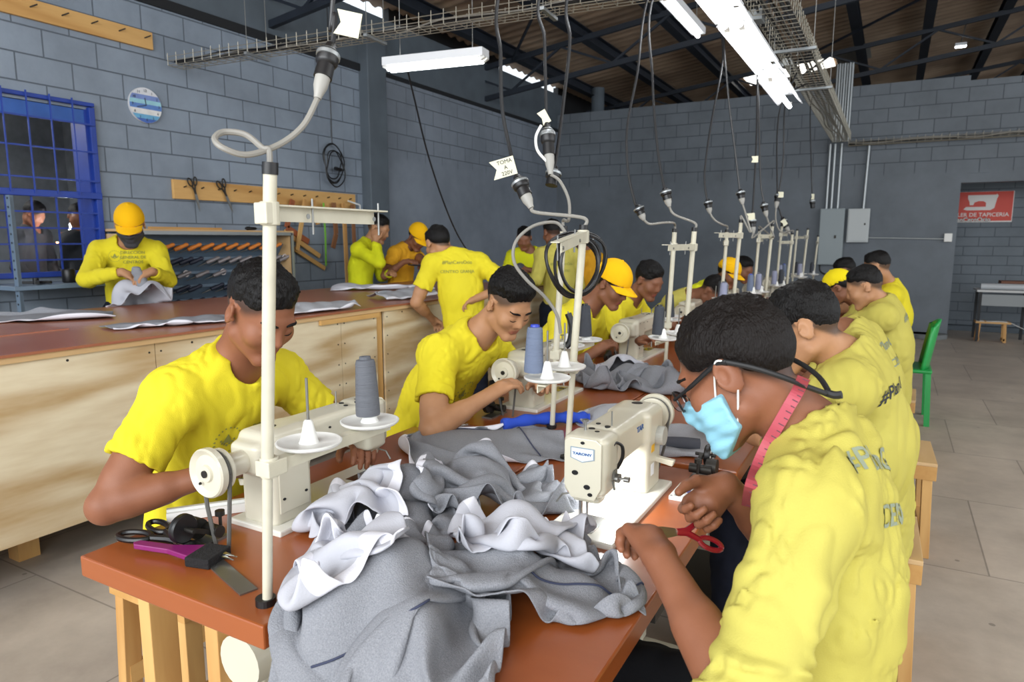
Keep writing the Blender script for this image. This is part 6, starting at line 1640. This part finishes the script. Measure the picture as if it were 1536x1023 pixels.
# ------------------------------------------------------------------ tools on the nearest table
t = scissors('tailor_shears', 'big black-handled shears lying on the near table corner', (-1.365, .915, TZ+.016), (.95, .02, 0), (0, 0, 1), .33, BLACKP, opening=3)
t = thing('chalk_brush', 'magenta brush with black bristles under the big shears', 'brush', (-1.325, .885, TZ), .25)
MB().prism([(-.12, .0), (-.11, .012), (-.02, .012), (.05, .03), (.05, -.03), (-.02, -.012), (-.11, -.010)], (0, 0, .010), (1, 0, 0), (0, 1, 0), (0, 0, .012)).build('handle', mat('magenta_plastic', '#7d1f62', rough=.35), t, bevel=.002)
MB().box((.075, 0, .012), (.06, .075, .022)).build('bristles', mat('black_bristle', '#141214', rough=.9, bump=1, bscale=150), t, bevel=.003)
setp(MB().box((0, 0, .002), (.22, .035, .0035), rz=-.30).build('steel_rule', STEELG, None, loc=(-1.17, .885, TZ)), 'dull steel strip lying between the shears and cream pole', 'rule')
setp(MB().box((0, 0, .012), (.26, .035, .022), rz=.9).box((0, 0, .026), (.26, .012, .008), rz=.9).build('white_rail', WHITEP, None, loc=(-1.45, 1.10, TZ)), 'white grooved rail along the near table edge by the handwheel', 'rail')
t = thing('bobbin_tray', 'white tray of bobbins let into the table by the masked man', 'tray', (-.43, 1.80, TZ))
b = MB(); b.box((0, .055, .004), (.10, .012, .012)).box((0, -.055, .004), (.10, .012, .012)).box((.045, 0, .004), (.012, .12, .012)).box((-.045, 0, .004), (.012, .12, .012)); b.build('frame', WHITEP, t, bevel=.002)
MB().box((0, 0, .001), (.08, .10, .002)).build('tray_floor', mat('tray_grey', '#77797f', rough=.6), t)
for i in range(6): MB().cyl((-.02+.02*(i % 3), -.025+.03*(i//3), .002), (-.02+.02*(i % 3)+.004, -.025+.03*(i//3), .012), .009, n=14).build('bobbin', [WHITEP, mat('lilac_bobbin', '#7c78a8', rough=.5)][i % 2], t)
setp(scissors('thread_snips', 'yellow-handled snips beside the second bobbin winder', (-1.39, 2.02, TZ+.012), (.6, .6, 0), (0, 0, 1), .15, mat('yellow_handle', '#c9a81c', rough=.4), opening=6), None)
# pen-like pen and tool in hands
o = MB().cyl(at(640, 399, 7.2), at(612, 397, 7.15), .012, .006, 8).build('hand_tool', BLACKP, None, True); setp(o, 'dark hand tool held by the man in orange-yellow', 'tool')
b = SDF(); p0 = np.array(at(780, 402, 7.16)); b.ell(p0, .055); b.cap(p0, p0+np.array((.05, 0, -.06)), .03); V, F = mesh_sdf(b, p0-.15, p0+.15, .012); setp(mesh_obj('dark_glove', V-p0, F, DGREY, None, True, loc=p0), 'dark grey glove held against his chest by the far counter man', 'glove')
# ------------------------------------------------------------------ hanging cables with plugs, down to the thread stands
PLUGG = mat('grey_plug_body', '#9c9a94', rough=.5)
def drop(label, black, plug, grey, r=.0045, rg=.0042, tags=(), scale=1., z0=2.95, to=None):
    """a black cord from the tray, a twist-lock plug, a grey lead to the pole top; points are (px, py, depth)"""
    P = [Vector(at(*p)) for p in black]; top = P[0].copy()
    a, b = Vector(at(*plug[0])), Vector(at(*plug[1])); d = (b-a); Ln = d.length; d.normalize(); k = scale
    t = thing('power_cable', label, 'cable', P[0]); o = P[0]; rel = lambda q: q-o
    up = Vector((-.85+.1*math.sin(top.x*40), max(top.y, .9)+.05, z0))
    pts = [up]+P+[a]
    MB().tube([rel(q) for q in spline(pts, 8)], r*k, 8).build('black_cord', BLACKP, t, True)
    R_ = .019*k
    MB().lathe([(0, 0), (R_*.45, 0), (R_*.6, Ln*.10), (R_, Ln*.16), (R_*1.05, Ln*.34), (R_*.95, Ln*.38), (R_*.82, Ln*.40), (R_*.86, Ln*.62), (0, Ln*.62)], rel(a), d, n=20).build('socket', BLACKP, t, True, angle=35)
    MB().lathe([(R_*.7, Ln*.11), (R_*1.12, Ln*.19), (R_*1.12, Ln*.25), (R_*.9, Ln*.26)], rel(a), d, n=20).build('clamp_ring', GALV, t, True, angle=35)
    if grey:
        MB().lathe([(0, Ln*.60), (R_*.72, Ln*.60), (R_*.66, Ln*.78), (R_*.42, Ln*.92), (R_*.34, Ln), (0, Ln)], rel(a), d, n=18).build('plug', PLUGG, t, True, angle=35)
        G = [b]+[Vector(at(*p)) for p in grey]
        if to: G = G[:-1]; e = TIPS[to]; G = [q for q in G if (q-e).length > (.014 if to == ('L', 0) else .09)]+[e+Vector((0, 0, .02)), e-Vector((0, 0, .01))]
        MB().tube([rel(q) for q in spline(G, 8)], rg*k, 8).build('grey_lead', GREYC, t, True)
    for (px, py, dp, w_, h_, an, txt) in tags:
        c = Vector(at(px, py, dp)); u = Vector((CY, SY, 0)); v = Vector((0, 0, 1)); ca, sa = math.cos(math.radians(an)), math.sin(math.radians(an)); uu = u*ca+v*sa; vv = v*ca-u*sa
        MB().prism([(-w_/2, -h_/2), (w_/2, -h_/2), (w_/2, h_/2), (-w_/2, h_/2), (-w_*.28, 0)], rel(c), uu, vv, uu.cross(vv)*.002).build('paper_tag', PAPER, t)
        for i, s in enumerate(txt): text_on('tag_lettering', s, h_*.30, rel(c)+uu.cross(vv)*.0024+vv*(h_*.30-i*h_*.31)+uu*(w_*.10), uu, vv, mat('pen_ink', '#33343a', rough=.7), t)
    return t
ftop = lambda s: tuple(s)
drop(to=('L', 0), label='thick black cable and grey plug looping into the nearest cream pole', black=[(503, -40, 1.22), (503, 20, 1.22), (500, 58, 1.22)], plug=((497, 66, 1.22), (476, 148, 1.20)), grey=[(455, 188, 1.19), (420, 216, 1.17), (372, 232, 1.13), (335, 222, 1.11), (322, 208, 1.12), (336, 198, 1.14), (368, 202, 1.15), (394, 222, 1.15), (408, 252, 1.15)], rg=.0052,
     tags=[(522, 36, 1.215, .045, .042, -12, [])])
drop(to=('R', 0), label='black cable with a handwritten cream tag going to the second pole', black=[(752, -30, 2.1), (751, 80, 2.1), (753, 160, 2.1), (764, 220, 2.1)], plug=((775, 264, 2.08), (797, 312, 2.06)), grey=[(806, 319, 2.06), (840, 321, 2.05), (864, 331, 2.04), (874, 352, 2.04)], scale=1.3, tags=[(755, 252, 2.07, .075, .055, 16, ['TOMA', 'A', '220V'])])
drop(to=('L', 1), label='black cable with white wire loop hanging over the twin poles', black=[(815, -30, 2.3), (817, 60, 2.3), (819, 160, 2.3)], plug=((820, 185, 2.3), (826, 262, 2.28)), grey=[(840, 272, 2.28), (853, 300, 2.28), (853, 330, 2.28), (849, 366, 2.28)], scale=1.25, tags=[(816, 176, 2.29, .03, .045, 30, [])])
setp(MB().tube(spline([at(812, 188, 2.28), at(804, 205, 2.28), at(806, 225, 2.28), at(818, 240, 2.28), at(824, 246, 2.28)], 6), .005, 8).build('white_wire', WHITEP, None, True), 'short white wire looped round a black plug over the twin poles', 'wire')
drop('third black cable over the twin poles, ending in a dangling connector', [(857, -30, 2.35), (855, 60, 2.35), (848, 130, 2.35), (838, 210, 2.33)], ((832, 250, 2.31), (824, 296, 2.3)), None, scale=1.3)
setp(MB().tube(spline([at(850, 352, 2.24), at(834, 334, 2.24), at(800, 339, 2.22), at(774, 362, 2.2), at(771, 392, 2.2), at(790, 420, 2.2), at(818, 446, 2.22), at(836, 474, 2.24), at(841, 500, 2.26)], 8), .0055, 8).build('grey_cable', GREYC, None, True), 'grey cable arching from the twin poles over towards the counter men', 'cable')
b = MB()
for k in range(5):
    ring = []
    for u in np.linspace(0, 2*PI, 34, endpoint=False):
        cx_ = 864+(27+4*k)*math.cos(u)*(1.05 if math.cos(u) > 0 else 1.0)+(5, -3, 6, -6, 0)[k]+3*math.sin(2*u+k); cy_ = 393+(40+2*k)*math.sin(u)-5*math.cos(2*u)+(0, 4, -3, 2, -2)[k]
        ring.append(at(cx_, cy_, 2.17+.012*k+.06*math.cos(u)))
    b.tube(ring, .0052, 6, closed=True)
setp(b.build('cable_coil', BLACKP, None, True), 'coil of black cable hung round the twin cream poles', 'cable')
b = MB(); b.tube(spline([at(852, 470, 2.3), at(858, 490, 2.3), at(855, 512, 2.3), at(848, 520, 2.3)], 5), .012, 8)
setp(b.build('cable_bundle', BLACKP, None, True), 'black bundle tied low on the twin poles above the dishes', 'cable')
drop(to=('L', 2), label='black cable sagging to the pair of poles behind the twin poles, shorter-lead plug', black=[(974, -10, 3.3), (956, 110, 3.3), (941, 190, 3.3), (942, 255, 3.3), (952, 302, 3.3)], plug=((956, 308, 3.3), (966, 330, 3.3)), grey=[(975, 336, 3.3), (995, 334, 3.3), (1009, 334, 3.3), (1012, 342, 3.3)], scale=1.3)
drop(to=('R', 1), label='black cable to the second pole behind the twin poles, long grey lead', black=[(982, -10, 3.2), (979, 120, 3.2), (986, 220, 3.2), (995, 275, 3.2)], plug=((997, 282, 3.2), (1004, 310, 3.2)), grey=[(1012, 322, 3.2), (1028, 336, 3.2), (1039, 350, 3.2), (1041, 360, 3.2)], scale=1.3)
drop(to=('L', 3), label='black cable with grey lead above the orange-capped man', black=[(1086, 0, 4.4), (1084, 90, 4.4), (1066, 190, 4.4), (1057, 260, 4.4), (1060, 296, 4.4)], plug=((1061, 299, 4.4), (1065, 320, 4.4)), grey=[(1072, 330, 4.4), (1084, 337, 4.4), (1092, 346, 4.4)], scale=1.4)
drop(to=('R', 2), label='black cable with pale ringed plug over the leaning pole', black=[(1087, 40, 4.2), (1091, 130, 4.2), (1103, 230, 4.2), (1109, 280, 4.2)], plug=((1110, 284, 4.2), (1114, 306, 4.2)), grey=[(1119, 328, 4.2), (1126, 348, 4.2), (1129, 358, 4.2)], scale=1.35)
drop(to=('R', 3), label='black cable with two cream tags over the leaning pole', black=[(1137, 60, 5.0), (1135, 200, 5.0), (1130, 300, 5.0), (1128, 322, 5.0)], plug=((1128, 326, 5.0), (1130, 350, 5.0)), grey=[(1130, 356, 5.0), (1131, 360, 5.0)], scale=1.5, tags=[(1132, 239, 4.98, .05, .045, 0, []), (1126, 325, 4.97, .06, .05, 5, [])])
drop(to=('L', 4), label='black cable beside the tagged one, long grey lead slanting down', black=[(1140, 60, 5.3), (1140, 250, 5.3), (1145, 300, 5.3)], plug=((1145, 303, 5.3), (1150, 325, 5.3)), grey=[(1155, 340, 5.3), (1160, 356, 5.3), (1163, 368, 5.3)], scale=1.5)
drop(to=('R', 4), label='black cable with red-tipped plug among the far poles', black=[(1178, 155, 6.2), (1175, 240, 6.2), (1168, 290, 6.2)], plug=((1168, 288, 6.2), (1164, 312, 6.2)), grey=[(1164, 332, 6.2), (1172, 348, 6.2), (1184, 358, 6.2)], scale=1.6, tags=[(1171, 292, 6.15, .05, .05, 0, [])])
drop(to=('L', 5), label='black cable with tilted cream tag among the far poles', black=[(1171, 160, 6.6), (1166, 290, 6.6), (1170, 318, 6.6)], plug=((1173, 326, 6.6), (1184, 350, 6.6)), grey=[(1190, 358, 6.6), (1200, 368, 6.6)], scale=1.6, tags=[(1176, 334, 6.55, .05, .06, 35, [])])
drop('lone black cable hanging free before the tall breaker cabinet', [(1217, 150, 7.6), (1217, 250, 7.6), (1218, 285, 7.6)], ((1218, 296, 7.6), (1220, 322, 7.6)), None, scale=1.5, tags=[(1219, 295, 7.55, .035, .06, 0, [])])
setp(MB().tube(spline([at(612, 108, 4.9), at(622, 150, 5.2), at(642, 232, 5.6), at(668, 310, 6.0), at(692, 362, 6.3), at(722, 400, 6.5), at(752, 416, 6.6)], 8), .007, 6).build('lamp_cable', BLACKP, None, True), 'thin black cable slanting from the hanging batten down to the counter', 'cable')
